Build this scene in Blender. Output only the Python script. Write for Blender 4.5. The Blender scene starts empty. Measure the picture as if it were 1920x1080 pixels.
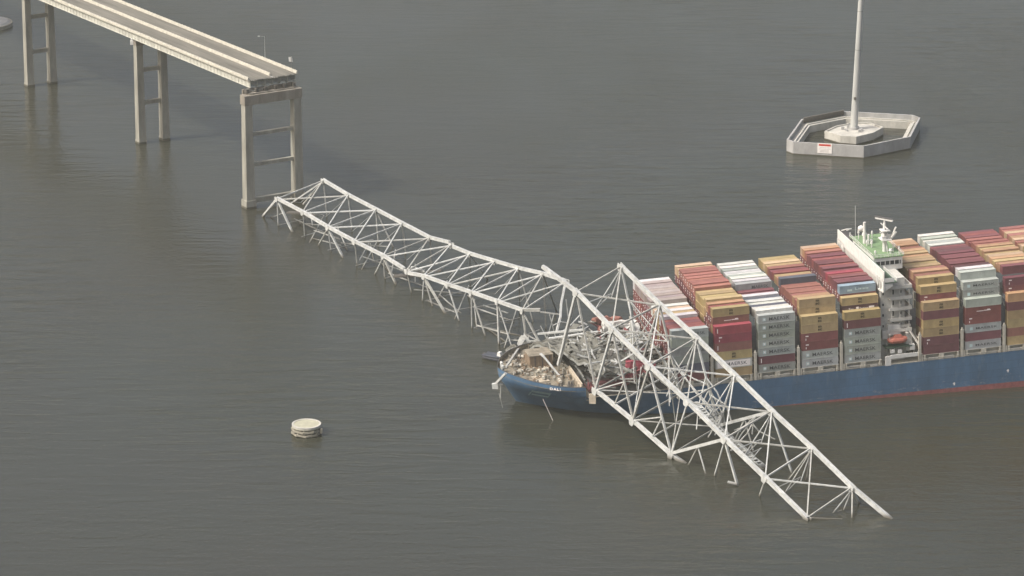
import bpy, bmesh, math, random
from mathutils import Vector, Matrix, noise
random.seed(7)
SC = bpy.context.scene
COL = SC.collection
# ------------------------------------------------------------------ camera, sky, sun, exposure
cam_d = bpy.data.cameras.new('camera'); cam = bpy.data.objects.new('camera', cam_d); COL.objects.link(cam)
cam.location = (0, 0, 401.43)
cam.rotation_euler = (math.radians(90 - 17.881), 0, 0)
cam_d.sensor_width = 36; cam_d.lens = 6914.3 / 1920 * 36
cam_d.clip_start = 5; cam_d.clip_end = 60000
SC.camera = cam
SUN = Vector((-.80, -.34, 1.0)).normalized()
W = bpy.data.worlds.new('World'); SC.world = W; W.use_nodes = True
nt = W.node_tree; nt.nodes.clear()
sky = nt.nodes.new('ShaderNodeTexSky'); sky.sky_type = 'NISHITA'; sky.sun_disc = False
sky.sun_elevation = math.asin(SUN.z); sky.sun_rotation = math.atan2(SUN.x, SUN.y)
sky.air_density = 1.0; sky.dust_density = 9.0; sky.ozone_density = 1.0
bg = nt.nodes.new('ShaderNodeBackground'); bg.inputs[1].default_value = 0.15
ow = nt.nodes.new('ShaderNodeOutputWorld')
nt.links.new(sky.outputs[0], bg.inputs[0]); nt.links.new(bg.outputs[0], ow.inputs[0])
sl = bpy.data.lights.new('sun', 'SUN'); sl.energy = 2.25; sl.angle = math.radians(4); sl.color = (1, .985, .955)
so = bpy.data.objects.new('sun', sl); COL.objects.link(so)
so.rotation_euler = SUN.to_track_quat('Z', 'Y').to_euler()
SC.view_settings.view_transform = 'Standard'; SC.view_settings.look = 'None'
SC.view_settings.gamma = 1; SC.view_settings.exposure = 0.45

# ------------------------------------------------------------------ helpers
def V(*a): return Vector(a)
def mat(name, col, rough=.6, var=.25, scale=.35, stain=None, stain_amt=.35, streak=1.0, metal=0.0, bump=0.0, objcol=False, fine=0.0, wet=False, scuff=False, along=None):
    m = bpy.data.materials.new(name); m.use_nodes = True
    n = m.node_tree.nodes; l = m.node_tree.links
    b = n['Principled BSDF']; b.inputs['Roughness'].default_value = rough; b.inputs['Metallic'].default_value = metal
    if 'Specular IOR Level' in b.inputs: b.inputs['Specular IOR Level'].default_value = .3
    tc = n.new('ShaderNodeTexCoord'); mp = n.new('ShaderNodeMapping'); mp.inputs['Scale'].default_value = (1, 1, streak)
    l.new(tc.outputs['Object'], mp.inputs[0])
    src = mp.outputs[0]
    if along:
        mp.inputs['Rotation'].default_value = (0, 0, along[0]); mp2 = n.new('ShaderNodeMapping'); mp2.inputs['Scale'].default_value = along[1]; l.new(src, mp2.inputs[0]); src = mp2.outputs[0]
    if objcol:
        oi = n.new('ShaderNodeObjectInfo'); ad = n.new('ShaderNodeVectorMath'); ad.operation = 'ADD'
        mu = n.new('ShaderNodeVectorMath'); mu.operation = 'SCALE'; mu.inputs[3].default_value = 90
        l.new(oi.outputs['Location'], mu.inputs[0]); l.new(src, ad.inputs[0]); l.new(mu.outputs[0], ad.inputs[1]); src = ad.outputs[0]
    no = n.new('ShaderNodeTexNoise'); no.inputs['Scale'].default_value = scale; no.inputs['Detail'].default_value = 8; no.inputs['Roughness'].default_value = .65
    l.new(src, no.inputs['Vector'])
    mr = n.new('ShaderNodeMapRange'); mr.inputs[1].default_value = .3; mr.inputs[2].default_value = .7
    mr.inputs[3].default_value = 1 - var; mr.inputs[4].default_value = 1 + var * .6
    l.new(no.outputs[0], mr.inputs[0])
    sc = n.new('ShaderNodeVectorMath'); sc.operation = 'SCALE'
    if objcol: l.new(oi.outputs['Color'], sc.inputs[0])
    else: sc.inputs[0].default_value = col[:3]
    l.new(mr.outputs[0], sc.inputs[3])
    out = sc.outputs[0]
    if stain:
        n2 = n.new('ShaderNodeTexNoise'); n2.inputs['Scale'].default_value = scale * 2.7; n2.inputs['Detail'].default_value = 10; n2.inputs['Roughness'].default_value = .7
        l.new(src, n2.inputs['Vector'])
        r2 = n.new('ShaderNodeMapRange'); r2.inputs[1].default_value = .55; r2.inputs[2].default_value = .72; r2.inputs[4].default_value = stain_amt
        l.new(n2.outputs[0], r2.inputs[0])
        mx = n.new('ShaderNodeMix'); mx.data_type = 'RGBA'; l.new(r2.outputs[0], mx.inputs[0])
        l.new(out, mx.inputs[6]); mx.inputs[7].default_value = (*stain, 1); out = mx.outputs[2]
    if scuff:                                                           # pale scrapes and rust low on the ship's side, plate seams
        gp = n.new('ShaderNodeSeparateXYZ'); l.new(tc.outputs['Object'], gp.inputs[0])
        n3 = n.new('ShaderNodeTexNoise'); n3.inputs['Scale'].default_value = .55; n3.inputs['Detail'].default_value = 12; n3.inputs['Roughness'].default_value = .8
        m3 = n.new('ShaderNodeMapping'); m3.inputs['Scale'].default_value = (.6, 1, 1.6); l.new(tc.outputs['Object'], m3.inputs[0]); l.new(m3.outputs[0], n3.inputs[0])
        hz = n.new('ShaderNodeMapRange'); hz.inputs[1].default_value = -5; hz.inputs[2].default_value = -13; hz.inputs[3].default_value = -.06; hz.inputs[4].default_value = .075; l.new(gp.outputs[2], hz.inputs[0])
        sm = n.new('ShaderNodeMath'); sm.operation = 'ADD'; l.new(n3.outputs[0], sm.inputs[0]); l.new(hz.outputs[0], sm.inputs[1])
        r3 = n.new('ShaderNodeMapRange'); r3.inputs[1].default_value = .60; r3.inputs[2].default_value = .70; r3.inputs[4].default_value = .75; l.new(sm.outputs[0], r3.inputs[0])
        x3 = n.new('ShaderNodeMix'); x3.data_type = 'RGBA'; l.new(r3.outputs[0], x3.inputs[0]); l.new(out, x3.inputs[6]); x3.inputs[7].default_value = (.33, .31, .30, 1); out = x3.outputs[2]
        bk = n.new('ShaderNodeTexBrick'); bk.inputs['Scale'].default_value = .1; bk.inputs['Mortar Size'].default_value = .006; bk.inputs['Brick Width'].default_value = 1.1; bk.inputs['Row Height'].default_value = .26
        bk.inputs['Color1'].default_value = (1, 1, 1, 1); bk.inputs['Color2'].default_value = (.86, .88, .9, 1); bk.inputs['Mortar'].default_value = (.7, .7, .72, 1)
        cb = n.new('ShaderNodeCombineXYZ'); l.new(gp.outputs[0], cb.inputs[0]); l.new(gp.outputs[2], cb.inputs[1]); l.new(cb.outputs[0], bk.inputs[0])
        x4 = n.new('ShaderNodeMix'); x4.data_type = 'RGBA'; x4.blend_type = 'MULTIPLY'; x4.inputs[0].default_value = .9; l.new(out, x4.inputs[6]); l.new(bk.outputs[0], x4.inputs[7]); out = x4.outputs[2]
    if wet:                                                             # weed and wet stain just above the waterline
        ge = n.new('ShaderNodeNewGeometry'); gz = n.new('ShaderNodeSeparateXYZ'); l.new(ge.outputs['Position'], gz.inputs[0])
        rw = n.new('ShaderNodeMapRange'); rw.inputs[1].default_value = .35; rw.inputs[2].default_value = 1.3; rw.inputs[3].default_value = .8; rw.inputs[4].default_value = 0; l.new(gz.outputs[2], rw.inputs[0])
        xw = n.new('ShaderNodeMix'); xw.data_type = 'RGBA'; l.new(rw.outputs[0], xw.inputs[0]); l.new(out, xw.inputs[6]); xw.inputs[7].default_value = (.09, .08, .06, 1); out = xw.outputs[2]
    l.new(out, b.inputs['Base Color'])
    if bump:
        bp = n.new('ShaderNodeBump'); bp.inputs['Strength'].default_value = .6; bp.inputs['Distance'].default_value = bump
        l.new(no.outputs[0], bp.inputs['Height']); l.new(bp.outputs[0], b.inputs['Normal'])
    return m

class MB:
    """collects shapes into one mesh"""
    def __init__(s): s.v = []; s.f = []; s.m = []
    def poly(s, pts, m=0):
        k = len(s.v); s.v += [Vector(p) for p in pts]; s.f.append(tuple(range(k, k + len(pts)))); s.m.append(m)
    def hexa(s, p, m=0):        # 8 points: bottom 4 ccw, top 4 ccw
        k = len(s.v); s.v += [Vector(q) for q in p]
        for f in ((3, 2, 1, 0), (4, 5, 6, 7), (0, 1, 5, 4), (1, 2, 6, 5), (2, 3, 7, 6), (3, 0, 4, 7)):
            s.f.append(tuple(k + i for i in f)); s.m.append(m)
    def box(s, a, b, m=0):
        x0, y0, z0 = a; x1, y1, z1 = b
        s.hexa([(x0, y0, z0), (x1, y0, z0), (x1, y1, z0), (x0, y1, z0), (x0, y0, z1), (x1, y0, z1), (x1, y1, z1), (x0, y1, z1)], m)
    def beam(s, p, q, w, h=None, up=(0, 0, 1), m=0):
        p = Vector(p); q = Vector(q); h = h or w
        d = (q - p).normalized(); up = Vector(up)
        if abs(d.dot(up)) > .97: up = Vector((.85, .52, 0))
        x = d.cross(up).normalized() * w / 2; y = x.cross(d).normalized() * h / 2
        s.hexa([p - x - y, p + x - y, q + x - y, q - x - y, p - x + y, p + x + y, q + x + y, q - x + y], m)
    def ibeam(s, p, q, w, h, up=(0, 0, 1), m=0):
        p = Vector(p); q = Vector(q); d = (q - p).normalized(); up = Vector(up)
        if abs(d.dot(up)) > .97: up = Vector((.85, .52, 0))
        x = d.cross(up).normalized(); y = x.cross(d).normalized(); t = min(w, h) * .16
        s.beam(p + y * (h - t) / 2, q + y * (h - t) / 2, w, t, up, m); s.beam(p - y * (h - t) / 2, q - y * (h - t) / 2, w, t, up, m)
        s.beam(p, q, t, h - 2.1 * t, up, m)
    def tube(s, p, q, r0, r1=None, n=10, m=0, cap=True):
        p = Vector(p); q = Vector(q); r1 = r0 if r1 is None else r1
        d = (q - p).normalized(); a = Vector((0, 0, 1)) if abs(d.z) < .9 else Vector((1, 0, 0))
        x = d.cross(a).normalized(); y = d.cross(x)
        k = len(s.v)
        for c, r in ((p, r0), (q, r1)):
            for i in range(n):
                t = 2 * math.pi * i / n; s.v.append(c + (x * math.cos(t) + y * math.sin(t)) * r)
        for i in range(n):
            j = (i + 1) % n; s.f.append((k + j, k + i, k + n + i, k + n + j)); s.m.append(m)
        if cap:
            s.f.append(tuple(k + i for i in range(n))); s.m.append(m)
            s.f.append(tuple(k + n + i for i in reversed(range(n)))); s.m.append(m)
    def prism(s, pts, z0, z1, m=0, side_m=None):
        k = len(s.v); n = len(pts)
        s.v += [Vector((p[0], p[1], z0)) for p in pts] + [Vector((p[0], p[1], z1)) for p in pts]
        s.f.append(tuple(k + i for i in reversed(range(n)))); s.m.append(m)
        s.f.append(tuple(k + n + i for i in range(n))); s.m.append(m)
        for i in range(n):
            j = (i + 1) % n; s.f.append((k + i, k + j, k + n + j, k + n + i)); s.m.append(m if side_m is None else side_m)
    def ring(s, outer, inner, z0, z1, m=0):
        n = len(outer)
        for i in range(n):
            j = (i + 1) % n
            o0, o1, i0, i1 = outer[i], outer[j], inner[i], inner[j]
            P = lambda p, z: (p[0], p[1], z)
            s.poly([P(o0, z0), P(o1, z0), P(o1, z1), P(o0, z1)], m)
            s.poly([P(i1, z0), P(i0, z0), P(i0, z1), P(i1, z1)], m)
            s.poly([P(o0, z1), P(o1, z1), P(i1, z1), P(i0, z1)], m)
    def mesh(s, name, mats, off=(0, 0, 0), fix=True):
        me = bpy.data.meshes.new(name); o = Vector(off)
        me.from_pydata([v - o for v in s.v], [], s.f)
        for mm in (mats if isinstance(mats, (list, tuple)) else [mats]): me.materials.append(mm)
        me.polygons.foreach_set('material_index', s.m)
        if fix:
            b = bmesh.new(); b.from_mesh(me); bmesh.ops.recalc_face_normals(b, faces=b.faces); b.to_mesh(me); b.free()
        me.update(); return me
    def build(s, name, mats, parent=None, off=None):
        if off is None: off = parent.location if parent is not None and not parent.get('_local') else (0, 0, 0)
        o = bpy.data.objects.new(name, s.mesh(name, mats, off)); COL.objects.link(o)
        if parent is not None: o.parent = parent
        return o
def tag(o, label=None, cat=None, group=None, kind=None):
    if label: o['label'] = label
    if cat: o['category'] = cat
    if group: o['group'] = group
    if kind: o['kind'] = kind
    return o
def empty(name, loc, label, cat, group=None):
    o = bpy.data.objects.new(name, None); COL.objects.link(o); o.location = loc; o.empty_display_size = 2
    return tag(o, label, cat, group)
def lone(mb, name, mats, loc, label, cat, group=None):
    o = bpy.data.objects.new(name, mb.mesh(name, mats, loc)); COL.objects.link(o); o.location = loc
    return tag(o, label, cat, group)
def text_mesh(txt, name, material, size=1.0, extrude=.02, bold=0.0, spacing=1.0):
    cu = bpy.data.curves.new(name, 'FONT'); cu.body = txt; cu.size = size; cu.extrude = extrude; cu.offset = bold; cu.space_character = spacing
    cu.align_x = 'CENTER'; cu.align_y = 'CENTER'; cu.space_line = .78; cu.resolution_u = 3
    o = bpy.data.objects.new(name + '_tmp', cu); COL.objects.link(o)
    dg = bpy.context.evaluated_depsgraph_get(); me = bpy.data.meshes.new_from_object(o.evaluated_get(dg))
    bpy.data.objects.remove(o); me.name = name; me.materials.clear(); me.materials.append(material); return me
def lerp(a, b, t): return Vector(a) + (Vector(b) - Vector(a)) * t

# ------------------------------------------------------------------ materials
M = {}
M['steel'] = mat('pale_painted_steel', (.45, .465, .45), .55, .32, .55, (.22, .16, .11), .6, wet=True)
M['steel_dull'] = mat('dull_steel', (.25, .26, .245), .6, .4, .5, (.17, .12, .08), .6, wet=True)
M['steel_dark'] = mat('dark_rusty_steel', (.10, .095, .085), .75, .4, .6, (.16, .09, .05), .5)
M['conc'] = mat('pier_concrete', (.28, .275, .235), .85, .4, .22, (.20, .175, .135), .45, .25, bump=.05)
M['conc_cap'] = mat('stained_cap_concrete', (.235, .215, .18), .85, .4, .35, (.09, .08, .07), .65, .2, bump=.05)
M['conc_pale'] = mat('pale_concrete', (.44, .43, .385), .8, .28, .3, (.32, .29, .24), .4, .5)
M['conc_grey'] = mat('grey_concrete', (.34, .34, .33), .8, .26, .25, (.28, .25, .22), .4, .4)
M['asphalt'] = mat('worn_roadway', (.16, .153, .13), .85, .45, .5, (.075, .07, .06), .6, along=(math.radians(58.6), (.05, 1.0, 1)))
M['girder'] = mat('pale_girder_paint', (.46, .46, .405), .6, .25, .5, (.36, .33, .25), .4, .3)
M['parapet'] = mat('parapet_concrete', (.47, .455, .39), .8, .25, .6, (.38, .34, .28), .35)
M['dark'] = mat('shadowed_void_black', (.03, .03, .032), .8, .3)
M['steel_worn'] = mat('rust_streaked_steel', (.36, .365, .34), .6, .35, .6, (.17, .11, .07), .75, wet=True)
M['lane'] = mat('worn_lane_paint', (.21, .20, .165), .8, .4, .6)
M['white'] = mat('ship_white_paint', (.60, .60, .57), .5, .16, .6, (.5, .42, .32), .25)
M['offwhite'] = mat('superstructure_cream_grey', (.50, .49, .45), .6, .2, .6, (.3, .26, .2), .35)
M['green'] = mat('green_deck_paint', (.16, .25, .13), .7, .3, .7, (.38, .40, .30), .35)
M['green_dark'] = mat('dark_green_deck_paint', (.06, .11, .075), .7, .3, .7, (.2, .2, .16), .35)
M['glass'] = mat('dark_window_glass', (.02, .025, .03), .15, .1)
M['deck_tan'] = mat('sandy_foredeck_paint', (.225, .20, .155), .8, .5, .7, (.13, .105, .08), .75)
M['tan'] = mat('cream_plate', (.43, .38, .30), .7, .25, .8, (.33, .23, .16), .5)
M['brown'] = mat('brown_plate', (.22, .165, .115), .75, .35, .8, (.1, .08, .06), .5)
M['hatch'] = mat('grey_ship_steel', (.30, .29, .25), .7, .3, .7, (.16, .13, .1), .5)
M['hatch_dark'] = mat('dark_ship_steel', (.09, .09, .09), .75, .3, .7, (.14, .1, .07), .5)
M['post'] = mat('cream_grey_post', (.44, .42, .36), .65, .2, .7, (.25, .2, .14), .4)
M['hull'] = mat('blue_hull_paint', (.060, .128, .218), .55, .30, .16, (.14, .19, .23), .6, .35, scuff=True)
M['boot'] = mat('red_antifouling', (.25, .085, .085), .6, .4, .6, (.22, .19, .17), .7)
M['cont'] = mat('container_paint', (1, 1, 1), .6, .2, .45, (.16, .10, .08), .35, .6, objcol=True)
M['ink'] = mat('dark_lettering', (.05, .055, .065), .6, .1)
M['star'] = mat('pale_blue_emblem', (.46, .58, .58), .6, .1)
M['whitemark'] = mat('white_marking', (.78, .74, .72), .6, .1)
M['msc'] = mat('dark_olive_emblem', (.07, .055, .03), .6, .1)
M['slab'] = mat('broken_road_concrete', (.165, .165, .145), .85, .5, .45, (.06, .057, .05), .75, bump=.15)
M['orange'] = mat('lifeboat_orange', (.36, .12, .085), .5, .2, 1.2, (.35, .2, .15), .3)
M['signred'] = mat('sign_red', (.50, .055, .04), .5, .1)
M['signwhite'] = mat('sign_white', (.75, .72, .68), .5, .1)
M['pole'] = mat('galvanised_pole', (.42, .43, .41), .5, .2, .3, (.4, .38, .34), .3, .15)
M['algae'] = mat('wet_tide_band', (.085, .08, .06), .5, .35, .8)
M['timber'] = mat('weathered_fender_timber', (.30, .285, .23), .8, .4, .8, (.1, .085, .06), .7)
M['cap'] = mat('yellowish_concrete_cap', (.37, .365, .275), .85, .25, .5, (.22, .20, .15), .5)
M['navy'] = mat('navy_boat_paint', (.05, .058, .075), .45, .3, 1.)
M['crush'] = mat('crumpled_container_red', (.20, .07, .075), .6, .35, .9, (.14, .07, .055), .5)
M['crush_grey'] = mat('crumpled_container_grey', (.36, .36, .34), .6, .35, .9, (.2, .14, .1), .5)
M['wire'] = mat('line_grey', (.5, .5, .48), .7, .1)

# ------------------------------------------------------------------ water
def water():
    m = bpy.data.materials.new('harbour_water'); m.use_nodes = True
    n = m.node_tree.nodes; l = m.node_tree.links; b = n['Principled BSDF']
    b.inputs['Roughness'].default_value = .09; b.inputs['IOR'].default_value = 1.333
    tc = n.new('ShaderNodeTexCoord')
    def nz(scale, detail=3, rough=.5, sc=(1, 1, 1), rot=0, dist=0):
        mp = n.new('ShaderNodeMapping'); mp.inputs['Scale'].default_value = sc; mp.inputs['Rotation'].default_value = (0, 0, rot)
        l.new(tc.outputs['Object'], mp.inputs[0])
        t = n.new('ShaderNodeTexNoise'); t.inputs['Scale'].default_value = scale; t.inputs['Detail'].default_value = detail
        t.inputs['Roughness'].default_value = rough; t.inputs['Distortion'].default_value = dist
        l.new(mp.outputs[0], t.inputs['Vector']); return t.outputs[0]
    def mrange(x, a, c, d, e):
        r = n.new('ShaderNodeMapRange'); r.inputs[1].default_value = a; r.inputs[2].default_value = c; r.inputs[3].default_value = d; r.inputs[4].default_value = e
        l.new(x, r.inputs[0]); return r.outputs[0]
    def mul(a, c):
        r = n.new('ShaderNodeMath'); r.operation = 'MULTIPLY'
        for i, x in enumerate((a, c)):
            if isinstance(x, (int, float)): r.inputs[i].default_value = x
            else: l.new(x, r.inputs[i])
        return r.outputs[0]
    def add(a, c):
        r = n.new('ShaderNodeMath'); r.operation = 'ADD'; l.new(a, r.inputs[0]); l.new(c, r.inputs[1]); return r.outputs[0]
    # murky colour drifts slowly between grey brown and green
    cr = n.new('ShaderNodeMix'); cr.data_type = 'RGBA'
    l.new(mrange(nz(.006, 4), .35, .65, 0, 1), cr.inputs[0])
    cr.inputs[6].default_value = (.031, .031, .023, 1); cr.inputs[7].default_value = (.030, .032, .023, 1)
    l.new(cr.outputs[2], b.inputs['Base Color'])
    # wind patches, long low swell lines, small chop
    patch = mrange(nz(.009, 4, .6, (1, .5, 1), .35), .42, .70, .35, 1.2)
    chop = mul(nz(.55, 5, .6, (1, .8, 1), .3, .4), patch)
    swell = mul(nz(.20, 3, .55, (.22, 1.0, 1), .10, .5), mrange(nz(.007, 3, .5, (1, .6, 1), 1.), .40, .70, .35, 1.1))
    h = add(mul(chop, .3), mul(swell, .9))
    bp = n.new('ShaderNodeBump'); bp.inputs['Strength'].default_value = 1.0; bp.inputs['Distance'].default_value = .95
    l.new(h, bp.inputs['Height']); l.new(bp.outputs[0], b.inputs['Normal'])
    mb = MB()
    mb.poly([(-30000, -8000, 0), (30000, -8000, 0), (30000, 45000, 0), (-30000, 45000, 0)])
    o = mb.build('water', m); tag(o, kind='structure')
water()

# ------------------------------------------------------------------ approach bridge: deck, girders, piers
BD = Vector((.5208, -.8537, 0)); BP_ = Vector((.8537, .5208, 0))      # along the bridge (towards the gap), across it
E0 = Vector((-99.44, 1345.98, 49.5))                                   # near top corner of the cut end
def bpt(s, c, dz=0.0):                                                  # s metres back from the end, c across, dz above the roadway
    return E0 - BD * s + BP_ * c + Vector((0, 0, -s * .0262 + dz))
def strip(mb, s0, s1, c0, c1, z0, z1, n=1, m=0):
    for i in range(n):
        a = s0 + (s1 - s0) * i / n; b = s0 + (s1 - s0) * (i + 1) / n
        mb.hexa([bpt(a, c0, z0), bpt(a, c1, z0), bpt(b, c1, z0), bpt(b, c0, z0), bpt(a, c0, z1), bpt(a, c1, z1), bpt(b, c1, z1), bpt(b, c0, z1)], m)
LB = 420.0; WB = 21.2
br = empty('approach_bridge', (-160, 1450, 0), 'surviving elevated road bridge span with pale girders ending over the water', 'bridge')
mb = MB(); strip(mb, -.2, LB, .45, WB - .45, -.55, -.30); mb.build('road_slab', M['conc_grey'], br)
mb = MB(); strip(mb, 0, LB, .75, WB / 2 - .35, -.298, -.22); strip(mb, 0, LB, WB / 2 + .35, WB - .75, -.298, -.22); mb.build('roadway', M['asphalt'], br)
mb = MB()                                                               # faint lane lines
for c in (5.4, 15.4):
    for k in range(34): strip(mb, 3 + k * 12, 6.2 + k * 12, c - .08, c + .08, -.218, -.205)
mb.build('lane_marking', M['lane'], br)
for c0, nm in ((0.0, 'parapet'), (WB / 2 - .33, 'median_barrier'), (WB - .72, 'parapet')):
    mb = MB(); s_end = {0.0: .2, WB - .72: -.3}.get(c0, 2.4)
    strip(mb, s_end, LB, c0, c0 + (.66 if nm == 'median_barrier' else .72), -.29, .55); strip(mb, s_end, LB, c0 + .17, c0 + .5, .55, .92)
    if nm == 'parapet':
        for k in range(140): strip(mb, 1 + k * 3.0, 1.16 + k * 3.0, c0 + .26, c0 + .42, .92, 1.12)
    mb.build(nm, M['parapet'], br)
for k in range(7):                                                      # plate girders, outer ones with stiffeners
    c = 1.0 + k * (WB - 2.0) / 6; mb = MB()
    strip(mb, .1, LB, c - .05, c + .05, -3.1, -.56); strip(mb, .1, LB, c - .36, c + .36, -3.18, -3.1); strip(mb, .1, LB, c - .3, c + .3, -.62, -.56)
    if k in (0, 6):
        sg = -1 if k == 0 else 1
        for j in range(150):
            a = .8 + j * 2.9; x0, x1 = sorted((c + sg * .055, c + sg * .2)); strip(mb, a, a + .1, x0, x1, -3.08, -.63)
    mb.build('girder', M['girder'], br)
mb = MB()
for j in range(4): strip(mb, .5 + j * 26, .8 + j * 26, 1.1, WB - 1.1, -2.6, -1.3)
for k in range(6):                                                      # end diaphragm stubs
    c = 1.0 + k * (WB - 2.0) / 6
    strip(mb, .25, .45, c + .3, c + 2.8, -1.0, -.7); mb.beam(bpt(.35, c + .2, -2.8), bpt(.35, c + 3.0, -.9), .16); mb.beam(bpt(.3, c + 3.0, -2.8), bpt(.3, c + .2, -.9), .16)
mb.build('cross_frame', M['steel_dull'], br)
mb = MB()                                                               # ragged torn deck edge
for k in range(20):
    c = .6 + k * 1.0; d = random.uniform(.2, 1.5); strip(mb, -d, 0.0, c, c + random.uniform(.5, .98), -.52, -.30)
mb.build('broken_slab_edge', M['slab'], br)
mb = MB()
pts = [(0, -.6, -3.3), (-.5, 1.5, -4.4), (-.6, 5, -4.2), (-.5, 7.5, -3.4), (-.6, 10.5, -2.9), (-.5, 13, -3.2), (-.6, 17, -3.0), (-.4, 20, -2.4), (0, 21, -2.0)]
for a, b in zip(pts, pts[1:]): mb.tube(bpt(*a), bpt(*b), .16, n=6)
mb.build('hanging_cable', M['steel_dull'], br)

def pier(x0, y0, wid, ht, struts, legw, legd, cap, label, mats=('conc', 'conc_cap'), plinth=3.2):
    base = Vector((x0, y0, 0)); r = empty('bridge_pier', base, label, 'bridge pier', 'concrete piers of the approach bridge')
    def P(c, d, z): return base + BP_ * c + BD * d + Vector((0, 0, z))
    def blk(mb, c0, c1, d0, d1, z0, z1, tp=0.0, m=0):
        mb.hexa([P(c0, d1, z0), P(c1, d1, z0), P(c1, d0, z0), P(c0, d0, z0), P(c0 + tp, d1 - tp, z1), P(c1 - tp, d1 - tp, z1), P(c1 - tp, d0 + tp, z1), P(c0 + tp, d0 + tp, z1)], m)
    for c in (0.0, wid):
        mb = MB(); blk(mb, c - legw / 2, c + legw / 2, -legd / 2, legd / 2, plinth, ht - cap - .01, .22)
        mb.build('leg', M[mats[0]], r)
        mb = MB(); e = .35 if plinth > 2 else .12
        blk(mb, c - legw / 2 - e, c + legw / 2 + e, -legd / 2 - e, legd / 2 + e, .75, plinth); blk(mb, c - legw / 2 - e - .04, c + legw / 2 + e + .04, -legd / 2 - e - .04, legd / 2 + e + .04, -4, .75, 0, 1)
        mb.build('plinth', [M[mats[0]], M['algae']], r)
    for z, h in struts:
        mb = MB(); blk(mb, legw / 2 - .15, wid - legw / 2 + .15, -.8, .8, z - h / 2, z + h / 2); mb.build('strut', M[mats[0]], r)
    mb = MB(); blk(mb, -legw / 2 - .1, wid + legw / 2 + .1, -legd / 2 - .1, legd / 2 + .1, ht - cap, ht)
    blk(mb, .5, wid - .5, -.75 if ht < 44 else -1.6, .75, ht, ht + .45)
    mb.build('cap_beam', M[mats[1]], r)
    if ht > 42:                                                         # bearings and a stub column on the end pier
        for k in range(6):
            mb = MB(); c = .5 + k * (wid - 1) / 5; blk(mb, c - .55, c + .55, -1.75, .1, ht + .451, ht + 2.0); mb.build('bearing', M['steel_dark'], r)
        mb = MB(); blk(mb, -.6, wid + .4, -2.6, -1.9, ht - .2, ht + 1.7); mb.build('back_wall', M[mats[1]], r)
    return r
pier(-99.99, 1343.98, 20.9, 44.2, ((28.6, 1.3), (16.7, 1.3), (2.6, 1.8)), 3.5, 3.6, 3.7, 'tall concrete portal pier standing over the truss end, under the cut bridge deck')
pier(-149.77, 1435.01, 10.6, 43.1, ((30.2, 1.5), (16.7, 1.6)), 3.1, 3.4, 2.2, 'middle concrete pier of the three, second from the broken bridge end', plinth=1.4)
pier(-206.03, 1525.41, 10.6, 40.4, ((30.0, 1.5), (14.8, 1.6)), 3.1, 3.4, 2.2, 'farthest concrete pier, at the upper left corner of the view', plinth=1.4)

p = bpt(26, WB - .3, .9); r = empty('street_lamp', p, 'thin street lamp on the far parapet of the bridge deck', 'street lamp')
mb = MB(); mb.tube(p, p + V(0, 0, 8.5), .09, .06, 8); mb.build('pole', M['pole'], r)
mb = MB(); mb.tube(p + V(0, 0, 8.4), p + V(0, 0, 8.8) - BP_ * 2.0, .06, n=6); mb.box(tuple(p + V(0, 0, 8.7) - BP_ * 2.6 - V(.3, .3, 0)), tuple(p + V(0, 0, 8.95) - BP_ * 2.6 + V(.4, .4, 0))); mb.build('lamp_arm', M['pole'], r)
p = bpt(4.5, WB - .3, .9); r = empty('warning_flag', p, 'small white flag panel on a stick at the broken deck end', 'flag')
mb = MB(); mb.tube(p, p + V(0, 0, 4.6), .07, n=6); mb.build('stick', M['steel_dark'], r)
mb = MB(); mb.hexa([p + V(-.9, .1, 2.6), p + V(.6, .1, 2.4), p + V(.6, .2, 2.4), p + V(-.9, .2, 2.6), p + V(-1.0, .1, 4.3), p + V(.3, .1, 4.5), p + V(.3, .2, 4.5), p + V(-1.0, .2, 4.3)]); mb.build('panel', M['white'], r)
p = bpt(100, -.2, -3.4)
mb = MB(); mb.box(tuple(p + V(-.7, -.7, -1.6)), tuple(p + V(.5, .5, 0))); mb.box(tuple(p + V(-.5, -.5, 0)), tuple(p + V(.2, .2, .9)))
lone(mb, 'inspection_box', M['white'], p, 'small white box fixed under the girder over the middle pier', 'service box')

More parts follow.
